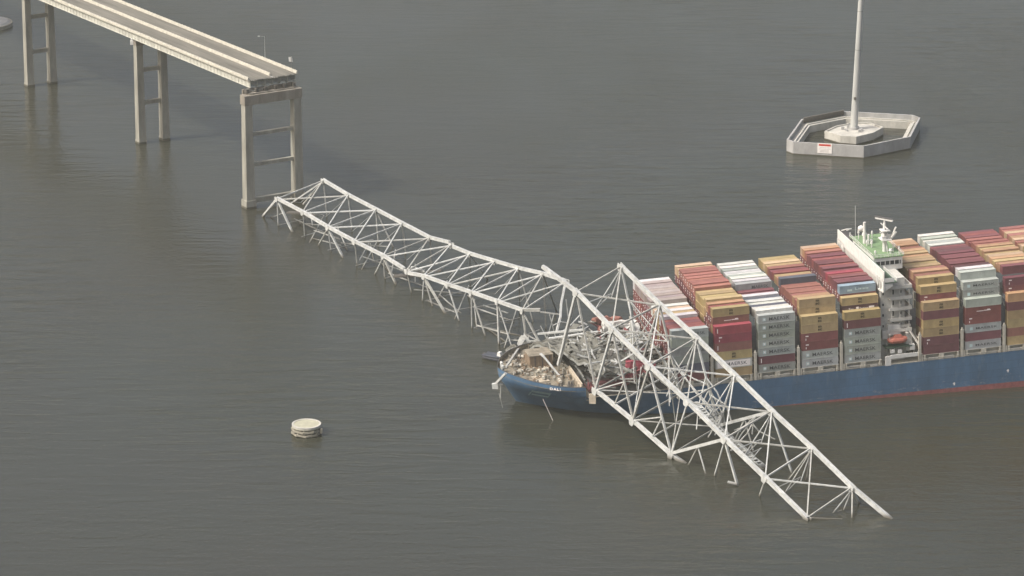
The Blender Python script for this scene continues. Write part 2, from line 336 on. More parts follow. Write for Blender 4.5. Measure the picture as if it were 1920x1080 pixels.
# ------------------------------------------------------------------ collapsed truss
NL= [(-87.44, 1317.95, 11.3), (-77.03, 1301.66, 11.0), (-67.0, 1284.74, 10.4), (-56.64, 1268.58, 9.9), (-45.78, 1253.46, 9.2), (-36.98, 1237.14, 8.8), (-30.75, 1227.83, 9.8), (-22.19, 1212.18, 11.7), (-13.84, 1197.58, 13.6), (-4.85, 1181.55, 15.6), (3.48, 1165.98, 17.6)]
FL= [(-70.71, 1328.65, 15.31), (-60.7, 1311.71, 14.59), (-49.85, 1295.31, 13.93), (-39.84, 1279.98, 13.26), (-29.44, 1263.68, 12.82), (-21.51, 1246.21, 15.62), (-14.81, 1237.28, 15.05), (-5.92, 1221.27, 17.33), (2.2, 1206.66, 19.44), (10.57, 1190.0, 22.7), (18.18, 1173.86, 25.14)]
NW= [(0, (-94.44, 1333.33, -0.6), 1), (0, (-87.41, 1320.2, -0.6), 0), (0, (-81.46, 1312.03, -0.6), 1), (1, (-76.7, 1304.61, -0.6), 0), (2, (-71.43, 1295.95, -0.6), 0), (2, (-66.15, 1288.05, -0.6), 0), (2, (-61.13, 1280.23, -0.6), 1), (3, (-55.92, 1271.22, -0.6), 0), (4, (-49.39, 1261.07, -0.6), 0), (4, (-45.37, 1255.42, -0.6), 0), (4, (-40.98, 1248.57, -0.6), 1), (5, (-35.43, 1239.35, -0.6), 0), (6, (-31.43, 1229.65, -0.6), 0), (6, (-27.57, 1223.66, -0.6), 0), (6, (-22.77, 1215.35, -0.6), 1), (7, (-18.03, 1207.15, -0.6), 0), (8, (-13.72, 1199.62, -0.6), 0), (8, (-8.91, 1191.04, -0.6), 0), (9, (-4.33, 1182.57, -0.6), 1), (9, (0.27, 1178.65, -0.6), 0)]
FW= [(0, (-69.84, 1332.63, -0.6)), (1, (-59.45, 1314.74, -0.6)), (2, (-49.15, 1298.61, -0.6)), (2, (-43.29, 1293.31, -0.6)), (3, (-38.76, 1285.43, -0.6)), (4, (-29.05, 1268.03, -0.6)), (6, (-14.79, 1247.96, -0.6)), (6, (-8.39, 1255.42, -0.6)), (8, (2.79, 1223.66, -0.6)), (8, (7.36, 1206.57, -0.6)), (9, (11.7, 1198.47, -0.6)), (9, (15.59, 1218.9, -0.6))]
AR= [(9.89, 1123.87, 46.0), (20.48, 1113.3, 41.0), (31.46, 1097.13, 34.1), (42.53, 1081.48, 27.3), (53.91, 1067.57, 20.5), (64.69, 1052.87, 13.7), (76.15, 1037.49, 6.9), (87.52, 1020.53, 0.5)]
BR= [(34.92, 1123.11, 46.42), (46.69, 1107.69, 38.74), (57.72, 1093.02, 32.49), (68.91, 1079.19, 25.12), (79.59, 1063.89, 18.69), (90.76, 1047.8, 12.64), (101.63, 1029.98, 6.69), (112.8, 1021.34, -0.5)]
CR= [(26.56, 1103.21, 11.55), (37.96, 1087.69, 6.93), (49.43, 1072.09, 1.34), (53.74, 1068.07, -0.5)]
AWb= [(4, (61.92, 1057.22, -0.6), 0), (4, (68.76, 1048.56, -0.6), 1), (5, (74.54, 1040.03, -0.6), 0)]
BWb= [(4, (86.1, 1059.52, -0.6), 1), (4, (79.31, 1070.68, -0.6), 0), (5, (89.74, 1053.56, -0.6), 0), (5, (84.07, 1054.01, -0.6), 0), (6, (100.94, 1021.6, -0.6), 0), (6, (97.7, 1032.06, -0.6), 0), (6, (104.62, 1034.26, -0.6), 1)]

T1 = empty('collapsed_truss', (-40, 1240, 0), 'low pale steel truss half sunk in the water between pier and ship bow', 'bridge truss')
T2 = empty('collapsed_truss', (60, 1070, 0), 'tall pale steel truss lying across the ship bow and sloping into the water', 'bridge truss')
def member(root, name, p, q, w, h=None, material='steel', up=(0, 0, 1), shape='beam'):
    mb = MB(); g = .64; getattr(mb, shape)(p, q, w * g, (h or w) * g, up)
    if material == 'steel' and name != 'portal_member' and random.random() < .38: material = 'steel_worn'
    return mb.build(name, M[material], root)
def chord(root, pts, w, h, name, mat_='steel', first=0):
    for a, b in zip(pts, pts[1:]):
        d = (Vector(b) - Vector(a)).normalized()
        mb = MB(); mb.beam(Vector(a) - d * .25, Vector(b) + d * .25, w, h)
        x = d.cross(Vector((0, 0, 1))).normalized() * (w / 2)            # flange plates proud of the box
        y = x.cross(d).normalized()
        for sgn in (1, -1):
            o = y * sgn * (h / 2 + .03); mb.beam(Vector(a) + o + d * .6, Vector(b) + o - d * .6, w * 1.12, .1)
        mb.build(name, M[mat_], root)
def gusset(root, p, d, w, l=2.2, h=1.6, drop=.4):
    p = Vector(p); d = Vector(d).normalized(); x = d.cross(Vector((0, 0, 1))).normalized(); y = x.cross(d)
    mb = MB()
    for sg in (1, -1):
        c = p + x * sg * (w / 2 + .14); t = x * .06
        prof = [(-l * .5, h * .32), (l * .5, h * .32), (l * .5, -h * .2), (l * .28, -h * .6 - drop), (-l * .28, -h * .6 - drop), (-l * .5, -h * .2)]
        a = [c - t + d * u + y * v for u, v in prof]; b = [c + t + d * u + y * v for u, v in prof]
        mb.poly(a); mb.poly(list(reversed(b)))
        for i in range(6): j = (i + 1) % 6; mb.poly([a[i], b[i], b[j], a[j]])
    mb.build('gusset_plate', M['steel'], root)
CW = .85
NLv = [Vector(p) for p in NL]; FLv = [Vector(p) for p in FL]
# broken at the kink: two runs of chord, slightly offset
k5n = NLv[5] + V(-1.0, 1.2, .3)
chord(T1, NLv[:5] + [k5n], CW, .95, 'top_chord')
chord(T1, [NLv[5] + V(.2, -.4, -.7)] + NLv[6:], CW, .95, 'top_chord')
chord(T1, FLv[:5] + [FLv[5] + V(-.6, .8, .5)], CW, .95, 'top_chord')
chord(T1, [FLv[5] + V(-.3, .3, -.5)] + FLv[6:], CW, .95, 'top_chord')
for L in (NLv, FLv):
    for k, pnt in enumerate(L):
        d = L[min(k + 1, 10)] - L[max(k - 1, 0)]; gusset(T1, pnt, d, CW)
for k in range(11):
    member(T1, 'lateral_strut', NLv[k] - V(0, 0, .2), FLv[k] - V(0, 0, .2), .55, .7)
    if k < 10: member(T1, 'lateral_brace', NLv[k] - V(0, 0, .45), FLv[k + 1] - V(0, 0, .45), 1.5 if k not in (9,) else 1.0, .45)
    if k > 0: member(T1, 'lateral_brace', NLv[k] + V(0, 0, .1), FLv[k - 1] + V(0, 0, .1), .62, .6)
for k, q, t in NW: member(T1, 'web_member', NLv[k] - V(0, 0, .5), q, (1.15 if t else .62), (.9 if t else .6), shape='beam')
for k, q in FW: member(T1, 'web_member', FLv[k] - V(0, 0, .5), q, .7, .62, shape='beam')
# sway frames between the two trusses, most of them under the surface
for k in range(0, 10):
    if k == 5: continue
    a = NLv[k]; b = FLv[k]; m1 = lerp(a, b, .5) - V(0, 0, 5.2)
    member(T1, 'sway_brace', a - V(0, 0, .8), m1, .34, .34, 'steel_dull'); member(T1, 'sway_brace', b - V(0, 0, .8), m1, .34, .34, 'steel_dull')
    member(T1, 'sway_brace', V(a.x, a.y, .7 + .25 * (k % 3)) + BD * random.uniform(-3, 3), V(b.x, b.y, 1.6 + .3 * (k % 2)) + BD * random.uniform(-5, 2), .5, .5, 'steel_dull')
    if k % 2: member(T1, 'sway_brace', V(a.x, a.y, -.5) + BD * 4, lerp(a, b, .6) + V(0, 0, -a.z * .6) - BD * 5, .5, .5, 'steel_dull')
member(T1, 'end_post', NLv[0], (-94.44, 1333.33, -.8), 1.2, 1.1); member(T1, 'end_post', FLv[0], (-79.4, 1345.0, 1.0), .8, .8); member(T1, 'end_post', FLv[0] - V(0, 0, .4), (-84.5, 1339.0, 2.6), .8, .8)
member(T1, 'end_post', (-91.8, 1331.6, -.6), (-85.8, 1326.5, 3.2), .6, .6, 'steel_dull')
member(T1, 'torn_chord_end', NLv[10], (9.4, 1164.77, 18.0), 1.5, 1.5); member(T1, 'lateral_strut', (9.4, 1163.0, 17.9), (16.29, 1162.71, 17.0), .6, .6)
bent = [(17.81, 1172.55, 25.0), (16.31, 1164.93, 20.0), (16.0, 1159.89, 17.0), (14.82, 1156.61, 13.4)]
mb = MB()
for a, b in zip(bent, bent[1:]): mb.beam(a, lerp(a, b, 1.03), .75, .6, (.85, .5, 0))
mb.build('bent_member', M['steel'], T1)
member(T1, 'web_member', NLv[10] - V(0, 0, .4), (4.6, 1163.6, 9.0), .9, .7); member(T1, 'web_member', NLv[10] - V(0, 0, .4), (8.6, 1161.5, 8.4), .6, .6)
member(T1, 'web_member', (4.2, 1160.0, 9.2), (-1.9, 1115.6, 14.9), 1.0, .9)
gusset(T1, (4.2, 1160.0, 9.0), (.6, -.4, -.6), 1.2, 3.4, 3.2, 1.0)
for a, b in (((9.5, 1166, 12), (15, 1158, 3)), ((12, 1160, 11), (18, 1166, 2)), ((6, 1176, 10), (12, 1170, -.4)), ((14, 1172, 14), (10, 1165, 1)), ((18, 1170, 20), (20, 1160, 6)), ((12.5, 1180, 12), (16, 1170, 1)), ((18.5, 1168, 9), (8, 1172, 3))):
    member(T1, 'sway_brace', a, b, .42, .42, 'steel_dull')
r1 = random.Random(9)
for k in range(0, 10):                                                  # loose lower bracing seen through the top chords
    for q in range(3):
        a = lerp(NLv[k], FLv[k], r1.uniform(.05, .95)); b = lerp(NLv[k + 1], FLv[k + 1], r1.uniform(.05, .95))
        member(T1, 'loose_brace', V(a.x, a.y, r1.uniform(-.3, 4.0)), V(b.x, b.y, r1.uniform(-.6, 5.5)), .55, .5, r1.choice(('steel_dull', 'steel_worn')))
# torn deck scraps caught at the kink
for a, b, w in (((-42, 1247, 3.6), (-30, 1246, 4.2), 2.6), ((-36, 1252, 3.0), (-25, 1249, 5), 1.8), ((-84, 1327, 3.2), (-77, 1322, 4.4), 2.4), ((-79, 1329, 2.2), (-73, 1325, 2.4), 1.6)):
    mb = MB(); mb.beam(a, b, w, .5); mb.build('deck_scrap', M['steel_dark'], T1)
mb = MB(); mb.tube((-35.54, 1239.62, 8.8), (-30.61, 1237.47, 8.3), .8, .65, 10); mb.build('torn_chord_end', M['steel'], T1)

A = [Vector(p) for p in AR]; B = [Vector(p) for p in BR]; Cc = [Vector(p) for p in CR]
Bo = [B[0]] + B
Av = A[1:]                                                              # Av[k] pairs with B[k]
D = [Cc[k] + (B[k] + B[k + 1] - Av[k] - Av[k + 1]) / 2 for k in range(3)]
chord(T2, A, .92, 1.08, 'top_chord'); chord(T2, B, .92, 1.08, 'top_chord'); chord(T2, Cc, .9, 1.0, 'lower_chord'); chord(T2, [D[0] + (D[0] - D[1]) * .35] + D + [D[2] + (D[2] - D[1]) * .9], .9, 1.0, 'lower_chord', 'steel_dull')
for L in (Av, B[:7], Cc[:3], D):
    for k, pnt in enumerate(L):
        d = L[min(k + 1, len(L) - 1)] - L[max(k - 1, 0)]; gusset(T2, pnt, d, .92, 2.6, 1.9, .6)
for k in range(7):
    member(T2, 'lateral_strut', Av[k] + V(0, 0, -.1), B[k] + V(0, 0, -.1), .62, .75)
    if k < 6: member(T2, 'lateral_brace', Av[k] - V(0, 0, .4), B[k + 1] - V(0, 0, .4), .8, .6)
    if k > 0: member(T2, 'lateral_brace', Av[k] + V(0, 0, .25), B[k - 1] + V(0, 0, .25), .6, .6)
member(T2, 'lateral_brace', Av[6], (101.2, 1021.2, -.4), .6, .6)
web = [(0, 0, .85), (1, 0, 1.15), (1, 1, .95), (2, 1, 1.05), (2, 2, .95), (3, 2, .8)]
for T, Lo in ((Av, Cc), (B, D)):
    for i, j, w in web: member(T2, 'web_member', T[i] - V(0, 0, .6), Lo[j] + V(0, 0, .3), w, w * .85)
    member(T2, 'portal_member', T[4] - V(0, 0, .2), Lo[2] + V(0, 0, .4), 1.6, 1.5)
    mid = lerp(T[4], Lo[2], .5)
    for s in (-5.2, 4.6):
        member(T2, 'sub_vertical', mid, mid + Vector((.545, -.815, 0)) * s + V(0, 0, -mid.z - .6 if T is Av else -9), .5, .5)
    # subdivided panels: chord midpoints up to the middle of the diagonals, and sway struts across
    for j in range(2):
        mc = lerp(Lo[j], Lo[j + 1], .5); md = lerp(T[j + 1], Lo[j + 1], .58)
        member(T2, 'sub_vertical', mc, md, .6, .55)
        member(T2, 'sub_diagonal', lerp(T[j + 1], Lo[j + 1], .58), Lo[j], .6, .55)
member(T2, 'web_member', Av[0] - V(.2, 0, .6), (14.93, 1122.03, 13.4), 1.45, 1.2)
for k, q, t in AWb: member(T2, 'web_member', Av[k] - V(0, 0, .6), q, 1.1 if t else .65, .9 if t else .6)
for k, q, t in BWb: member(T2, 'web_member', B[k] - V(0, 0, .6), q, 1.0 if t else .55, .8 if t else .5)
member(T2, 'web_member', Av[0] + V(-.3, .2, -.6), (17.4, 1133.0, 17.0), .5, .5)
mb = MB(); mb.beam((68.4, 1048.6, .5), (65.6, 1049.4, .9), 1.1, .4); mb.build('torn_plate', M['steel'], T2)
# floor beams, stringers and lower laterals between the lower chords
for j in range(3):
    member(T2, 'floor_beam', Cc[j], D[j], .55, .9, 'steel_dull')
    if j < 2:
        mc = lerp(Cc[j], Cc[j + 1], .5); md = lerp(D[j], D[j + 1], .5)
        member(T2, 'floor_beam', mc, md, .55, .8, 'steel'); ctr = (mc + md) / 2
        for q in (Cc[j], D[j], Cc[j + 1], D[j + 1]): member(T2, 'lower_lateral', q, ctr, .5, .45)
        member(T2, 'sub_vertical', ctr, lerp(Av[j + 1], B[j + 1], .45) - V(0, 0, 10), .4, .4, 'steel_dull')
# sway frames hanging under the upper struts
for k in range(0, 7):
    a = Av[k]; b = B[k]; dz = V(0, 0, min(9.5, a.z + 5)); ln = (B[min(k + 1, 6)] - B[max(k - 1, 0)]).normalized()
    q = lerp(a, b, .42) - dz; r_ = lerp(a, b, .78) - dz * .55
    member(T2, 'sway_brace', b - V(0, 0, .8), q, .42, .42); member(T2, 'sway_brace', b - V(0, 0, .8), r_ - V(0, 0, 3.5), .42, .42)
    member(T2, 'sway_brace', r_ - V(0, 0, 2.2), q, .36, .36); member(T2, 'sway_brace', r_ - V(0, 0, 2.2), lerp(a, b, .3) - dz * .62, .36, .36)
    if k < 5: member(T2, 'sway_brace', a - V(0, 0, .8), q, .42, .42)
    if 0 < k < 5:
        member(T2, 'sway_brace', q, lerp(a, b, .8) - dz * 1.1, .4, .4, 'steel_dull'); member(T2, 'sway_brace', q + ln * 3, r_ - V(0, 0, 5), .34, .34)
rk = random.Random(23)                                                  # buckled secondary bracing of the far truss
for k in range(0, 5):
    lo = D[min(k, 2)]; l2 = D[min(k + 1, 2)]; base_a = Cc[min(k, 2)]
    for q in range(7):
        p = lerp(B[k], lo, rk.uniform(.25, .85)); e = lerp(B[k + 1], l2, rk.uniform(.3, .95))
        if q % 3 == 0: e = lerp(lerp(Av[k + 1], base_a, rk.uniform(.35, .9)), e, .45)
        m_ = lerp(p, e, .5) + V(rk.uniform(-1, 1), rk.uniform(-1, 1), rk.uniform(-1.4, .6))
        mb = MB(); mb.beam(p, lerp(p, m_, 1.02), .3, .3); mb.beam(m_, e, .3, .3); mb.build('secondary_brace', M[rk.choice(('steel', 'steel', 'steel_worn', 'steel_dull'))], T2)
# torn maintenance walkway hanging under the near chord
cw = [Vector(p) for p in ((57.0, 1081.5, 15), (58.94, 1077.9, 14.0), (62.02, 1072.74, 11.6), (66.15, 1068.96, 8.6), (71.42, 1065.23, 5.0), (76.82, 1063.75, 1.2), (78.5, 1063, -.5))]
mb = MB()
for i, (a, b) in enumerate(zip(cw, cw[1:])):
    o = V(random.uniform(-.3, .3), random.uniform(-.3, .3), 0)
    for s in (-.9, .9): mb.beam(a + BP_ * s + o, b + BP_ * s + o, .3, .35)
    for t in range(5):
        c = lerp(a, b, t / 5) + o; mb.beam(c - BP_ * .95, c + BP_ * .95, .8, .12)
mb.build('walkway', M['steel'], T2)

# ------------------------------------------------------------------ container ship (local axes: u aft, v to the far side, w up)
SO = Vector((79.358, 1118.992, 11.66))
SU = Vector((.97332, .22685, .03436)); SV = Vector((-.22699, .97390, 0)); SW = Vector((-.03346, -.0078, .99941))
SM = Matrix(((SU.x, SV.x, SW.x, SO.x), (SU.y, SV.y, SW.y, SO.y), (SU.z, SV.z, SW.z, SO.z), (0, 0, 0, 1)))
def sp(u, v, w): return SM @ Vector((u, v, w))
ship = empty('container_ship', SO, 'huge blue container ship with its bow pinned under the fallen truss', 'ship')
ship.matrix_world = SM; ship['_local'] = 1
VC = 23.75; HB = 24.1
def ip(x, pts):
    if x <= pts[0][0]: return pts[0][1]
    for (a, b), (c, d) in zip(pts, pts[1:]):
        if x <= c:
            t = (x - a) / (c - a); return b + (d - b) * t
    return pts[-1][1]
TOPB = [(-80.7, .25), (-80.2, 2.6), (-79.5, 4.9), (-78.5, 7.6), (-76, 12.2), (-72.7, 16.4), (-69, 19.8), (-65.6, 22.2), (-60, 24.0), (-50, HB), (150, HB), (190, 22.5), (219, 19)]
WLB = [(-80.7, -9), (-73.2, .15), (-70, 2.2), (-65, 5.6), (-60, 9.2), (-50, 15.2), (-40, 19.6), (-25, 23.0), (-10, HB), (140, HB), (185, 18), (212, 6), (219, 2)]
def wtop(u):  return 3.15 if u < -76 else (ip(u, [(-76, 3.1), (-66, 2.4), (-57.5, 1.75)]) if u < -57.4 else ip(u, [(-57.4, -1.9), (0, -2.2), (90, -2.0), (219, -1.6)]))
TSC = [(-62, 12.6), (-57, 9.8)]; TEX = [(-74, 1.35), (-57, .95), (-30, .55)]
def half(u, w):
    t = min(1, max(0, (w + 12.2) / ip(u, TSC))); a = ip(u, WLB); b = ip(u, TOPB)
    e = ip(u, TEX)
    return max(a + (b - a) * (t ** e), 0.0) if b > .3 or a > 0 else 0.0
def stem_u(w): return ip(w, [(-16, -72.6), (-12.3, -73.2), (-8, -75.6), (-3, -78.6), (.3, -80.7), (3.2, -80.7)])
def wboot(u): return ip(u, [(-80, -12.6), (0, -11.75), (25, -11.8), (88, -12.7), (219, -15.6)])
us = [-80.7 + .0, -80.2, -79.5, -78.5, -77, -75, -72.7, -70, -67, -64, -60.5, -57.45, -57.35, -53, -48, -42, -34, -25, -15, -5, 5, 15, 25, 35, 45, 60, 75, 90, 110, 140, 165, 190, 205, 219]
fr = [-16, 'b', .10, .25, .42, .60, .78, .92, 1.0]
def hp(u, side, k):
    f = fr[k]; top = wtop(u); wb = wboot(u)
    w = f if f == -16 else (wb if f == 'b' else wb + (top - wb) * f)
    uu = u
    if u < -73: # rake of the stem
        s = stem_u(w); uu = s + (u + 80.7) * ((-60 - s) / (20.7))
        h = half_at(uu, w)
    else:
        h = half(u, w)
        if u < -60: 
            s = stem_u(w); uu = s + (u + 80.7) * ((-60 - s) / 20.7); h = half_at(uu, w)
    return Vector((uu, VC + side * h, w))
def half_at(u, w):
    s = stem_u(w); t = min(1, max(0, (w + 12.2) / ip(u, TSC)))
    g = u - s
    if g <= 0.001: return .12
    top = ip(-80.7 + g * 1.0, TOPB); wl = ip(-73.2 + g, WLB)
    return max(.12, wl + (top - wl) * t ** ip(u, TEX))
mb = MB()
for side in (-1, 1):
    for i in range(len(us) - 1):
        for k in range(len(fr) - 1):
            a, b, c, d = hp(us[i], side, k), hp(us[i + 1], side, k), hp(us[i + 1], side, k + 1), hp(us[i], side, k + 1)
            mb.poly([a, b, c, d], 1 if k == 0 else 0)
for k in range(len(fr) - 1):
    for uu in (us[0], us[-1]): mb.poly([hp(uu, -1, k), hp(uu, 1, k), hp(uu, 1, k + 1), hp(uu, -1, k + 1)], 1 if k == 0 else 0)
hull = mb.build('hull', [M['hull'], M['boot']], ship)
bmh = bmesh.new(); bmh.from_mesh(hull.data); bmesh.ops.remove_doubles(bmh, verts=bmh.verts, dist=.004); bmesh.ops.recalc_face_normals(bmh, faces=bmh.faces); bmh.to_mesh(hull.data); bmh.free()
for p_ in hull.data.polygons: p_.use_smooth = True
hull.data.set_sharp_from_angle(angle=math.radians(28))
def part(mb, name, m): return mb.build(name, m, ship)
# inside of the bulwark, rail cap
mb = MB(); mb2 = MB()
bow = [u for u in us if u < -57.4]
for side in (-1, 1):
    for a, b in zip(bow, bow[1:]):
        p, q = hp(a, side, len(fr) - 1), hp(b, side, len(fr) - 1); pl0, ql0 = hp(a, side, len(fr) - 2), hp(b, side, len(fr) - 2)
        n = Vector((0, -side * .32, 0)); z = Vector((0, 0, 1))
        mb.hexa([pl0 + n - z * .3, ql0 + n - z * .3, ql0 + n * .3 - z * .3, pl0 + n * .3 - z * .3, p + n - z * .05, q + n - z * .05, q + n * .2 - z * .05, p + n * .2 - z * .05])
        mb2.hexa([p + n * 1.3 - z * .04, q + n * 1.3 - z * .04, q - n * .15 - z * .04, p - n * .15 - z * .04, p + n * 1.3 + z * .1, q + n * 1.3 + z * .1, q - n * .15 + z * .1, p - n * .15 + z * .1])
        c = lerp(p, q, .5); mb.beam(c + n * 1.1 - z * .2, c + n * 4 - z * 2.0, .2, .25)
part(mb, 'bulwark_lining', M['deck_tan']); part(mb2, 'bulwark_rail', M['hatch_dark'])
mb = MB()                                                              # foredeck
pl = [hp(u, -1, len(fr) - 1) for u in bow]; pr = [hp(u, 1, len(fr) - 1) for u in bow]
for i in range(len(bow) - 1):
    z = lambda u: wtop(u) - 1.55
    mb.poly([(pl[i].x, pl[i].y + .25, z(bow[i])), (pl[i + 1].x, pl[i + 1].y + .25, z(bow[i + 1])), (pr[i + 1].x, pr[i + 1].y - .25, z(bow[i + 1])), (pr[i].x, pr[i].y - .25, z(bow[i]))])
part(mb, 'foredeck', M['deck_tan'])
mb = MB(); mb.box((-57.4, VC - 23.2, -2.6), (-57.2, VC + 23.2, .4)); part(mb, 'foredeck_bulkhead', M['hatch'])
mb = MB()
for a, b in ((-57.2, 41.9), (54.0, 215)):
    mb.box((a, .3, -2.9), (b, 47.2, wtop(0) - .06))
mb.box((41.9, .3, -2.9), (54.0, 47.2, -2.2))
part(mb, 'main_deck', M['hatch'])
for a, b in ((-55, 41.6), (55.2, 212)):
    mb = MB(); mb.box((a, 1.5, -2.3), (b, 46.0, -.12)); part(mb, 'hatch_coaming', M['hatch_dark'])
# stanchions and rails along the near and far deck edge
PB = 14.43; GAP = 26.64
bays = [-43.29, -28.86, -14.43, 0.0, 14.43, 28.86, 55.5, 69.93, 84.36, 98.79]
for u0 in bays[1:]:
    mb = MB()
    for du in (-.55, .3, 5.4, 6.3, 11.6):
        w_ = .55 if du not in (5.4, 6.3) else .85
        mb.box((u0 + du, -.05, wtop(0) - .1), (u0 + du + w_, 1.3, -.12))
    mb.box((u0 - .5, -.02, -.14), (u0 + 12.6, 2.3, -.03))
    mb.box((u0 - .5, -.22, -1.35), (u0 + 12.6, -.12, -1.22)); mb.box((u0 - .5, -.22, -1.85), (u0 + 12.6, -.12, -1.75))
    mb.box((u0 - .9, 1.32, -2.25), (u0 + 13.1, 1.42, -.16))
    part(mb, 'side_support', M['post'])
    mb = MB()
    for k in range(6): mb.box((u0 + random.uniform(.5, 11), .3, -2.2), (u0 + random.uniform(.5, 11) + .5, .8, -2.2 + random.uniform(.5, 1.0)))
    part(mb, 'deck_fitting', M['white'])['kind'] = 'stuff'
for u0 in bays[1:]:                                                    # lashing bridges stand in the gaps
    mb = MB(); a = u0 - 1.55
    for k in range(10):
        v0 = -.15 + k * 5.22; mb.box((a, v0, -2.2), (a + .85, v0 + .75, 7.2))
    for z in (2.6, 5.4): mb.box((a + .1, -.1, z), (a + .75, 47.5, z + .16))
    for k in range(9):
        v0 = .6 + k * 5.22; mb.beam((a + .42, v0, -1.8), (a + .42, v0 + 4.4, 2.5), .2)
    mb.tube((a + .42, .2, 7.2), (a + .42, .2, 7.9), .28, .2, 8)
    part(mb, 'lashing_bridge', M['post'])
# lettering and marks on the bow
def on_hull(me, u0, w0, name):
    for vt in me.vertices:
        u = u0 + vt.co.x; w = w0 + vt.co.y; h = half_at(u, w) if u < -60 else half(u, w)
        vt.co = (u, VC - h - .10 - vt.co.z * .5, w)
    o = bpy.data.objects.new(name, me); COL.objects.link(o); o.parent = ship
on_hull(text_mesh('DALI', 'ship_name', M['whitemark'], 1.15, .02, .05, 1.35), -66.8, 1.35, 'ship_name')
def flat_mark(rects, m, name, u0, w0):
    mb = MB()
    for x0, y0, x1, y1 in rects:
        n = max(1, int((x1 - x0) / .6))
        for i in range(n):
            a = x0 + (x1 - x0) * i / n; b = x0 + (x1 - x0) * (i + 1) / n
            mb.poly([(a, y0, 0), (b, y0, 0), (b, y1, 0), (a, y1, 0)])
    on_hull(mb.mesh(name, m, fix=False), u0, w0, name)
M['bluepale'] = mat('faded_blue_paint', (.20, .33, .38), .55, .25, .8)
flat_mark([(-2.6, -1.0, 2.6, .35), (-2.6, -3.5, -2.25, -1.0), (-1.9, -2.9, 2.6, -2.0), (2.3, -2.0, 2.6, -1.0)], M['bluepale'], 'pilot_mark', -70.2, -.9)
mb = MB(); mb.tube((-70.5, 4.2, -2.2), (-66.6, 2.6, -12.4), .09, n=6); part(mb, 'pilot_ladder', M['whitemark'])
for uu, ww in ((84.5, -8.6), (66, -11.0)):
    flat_mark([(-.2, -.55, .2, .5), (-.45, -.1, .3, .3)], M['whitemark'], 'draught_mark', uu, ww)

# foredeck gear
def bx(name, m, a, b): mb = MB(); mb.box(a, b); return part(mb, name, M[m])
bx('deck_store', 'brown', (-69.6, 25.2, .6), (-62.2, 32.0, 4.9)); bx('deck_store_roof', 'deck_tan', (-69.9, 24.9, 4.92), (-61.9, 32.3, 5.2))
for k in range(6): bx('store_slat', 'hatch_dark' if k % 2 else 'brown', (-69.2 + k * 1.2, 25.08, .8), (-68.9 + k * 1.2, 25.22, 4.7))
mb = MB(); mb.hexa([(-59.0, .6, .1), (-58.5, .6, .1), (-58.5, 18.5, .1), (-59.0, 18.5, .1), (-58.6, .6, 2.9), (-58.2, .6, 2.9), (-58.2, 17.5, 3.3), (-58.6, 17.5, 3.3)])
for k in range(6): mb.box((-59.35, 2 + k * 2.8, .3), (-58.95, 2.16 + k * 2.8, 2.4))
part(mb, 'breakwater', M['tan'])
def winch(u, v, w, rot):
    o = bpy.data.objects.new('winch', None); COL.objects.link(o); o.parent = ship; o.location = (u, v, w); o.rotation_euler = (0, 0, rot); o['_local'] = 1
    mb = MB(); mb.box((-1.7, -.8, 0), (1.7, .8, .35)); mb.box((-1.9, -.5, .35), (-1.3, .5, 1.7)); mb.box((1.2, -.6, .35), (1.9, .6, 1.9)); mb.build('bed', M['brown'], o)
    mb = MB(); mb.tube((-1.28, 0, 1.1), (1.18, 0, 1.1), .55, n=12); mb.tube((-.1, 0, 1.1), (.05, 0, 1.1), 1.0, n=14); mb.tube((-2.6, 0, 1.1), (-1.92, 0, 1.1), .5, .65, 12); mb.build('drum', M['post'], o)
for a in ((-74.2, 20, 1.1, .4), (-73.4, 26.5, 1.0, -.3), (-67.4, 14.5, .8, 1.2), (-63.6, 10.0, .6, 1.5), (-65.8, 20.5, .7, .2), (-70.5, 35.0, .8, -.5)): winch(*a)
mb = MB()
for u, v in ((-77.6, 19.6), (-76.4, 16.5), (-74.2, 12.8), (-71.5, 10.2), (-68.4, 6.6), (-65, 4.2), (-62, 2.6), (-77.8, 27), (-76, 31), (-73, 35), (-61.4, 6), (-62.4, 14), (-64, 17)):
    for d in (0, .9): mb.tube((u + d, v, .4), (u + d, v, 2.1), .3, .34, 10)
    mb.box((u - .5, v - .45, .4), (u + 1.4, v + .45, .95))
part(mb, 'bollards', M['hatch_dark'])['kind'] = 'stuff'
mb = MB()
for k in range(150):
    u = random.uniform(-76, -59); v = random.uniform(24 - (u + 80) * .9, 38); s = random.uniform(.25, .8)
    if -70.5 < u < -61.5 and v > 24: continue
    if half_at(u, 2) - abs(v - VC) < 1.2: continue
    mb.box((u, v, .4), (u + s, v + s * random.uniform(.5, 2), 1.0 + random.uniform(.2, 1.3)))
part(mb, 'foredeck_gear', M['hatch'])['kind'] = 'stuff'
mb = MB()
for k in range(60):
    u = random.uniform(-75, -60); v = random.uniform(VC - 14, VC + 14)
    if half_at(u, 2) - abs(v - VC) < 2: continue
    a = random.uniform(0, 3.1); l = random.uniform(1, 4); mb.beam((u, v, 1.2), (u + l * math.cos(a), v + l * math.sin(a), 1.3 + random.uniform(0, 1)), .22)
part(mb, 'foredeck_pipes', M['brown'])['kind'] = 'stuff'
mb = MB(); mb.box((-71.5, 11, 1.16), (-66.5, 17, 1.22)); part(mb, 'hatch_cover', M['tan'])
for uu, vv in ((-79.2, 22.6), (-78.8, 26)):
    mb = MB(); mb.beam((uu, vv, 1.6), (uu, vv, 3.9), .5, .9); mb.tube((uu, vv - .8, 3.6), (uu, vv + .8, 3.6), .42, n=10); part(mb, 'fairlead', M['steel'])

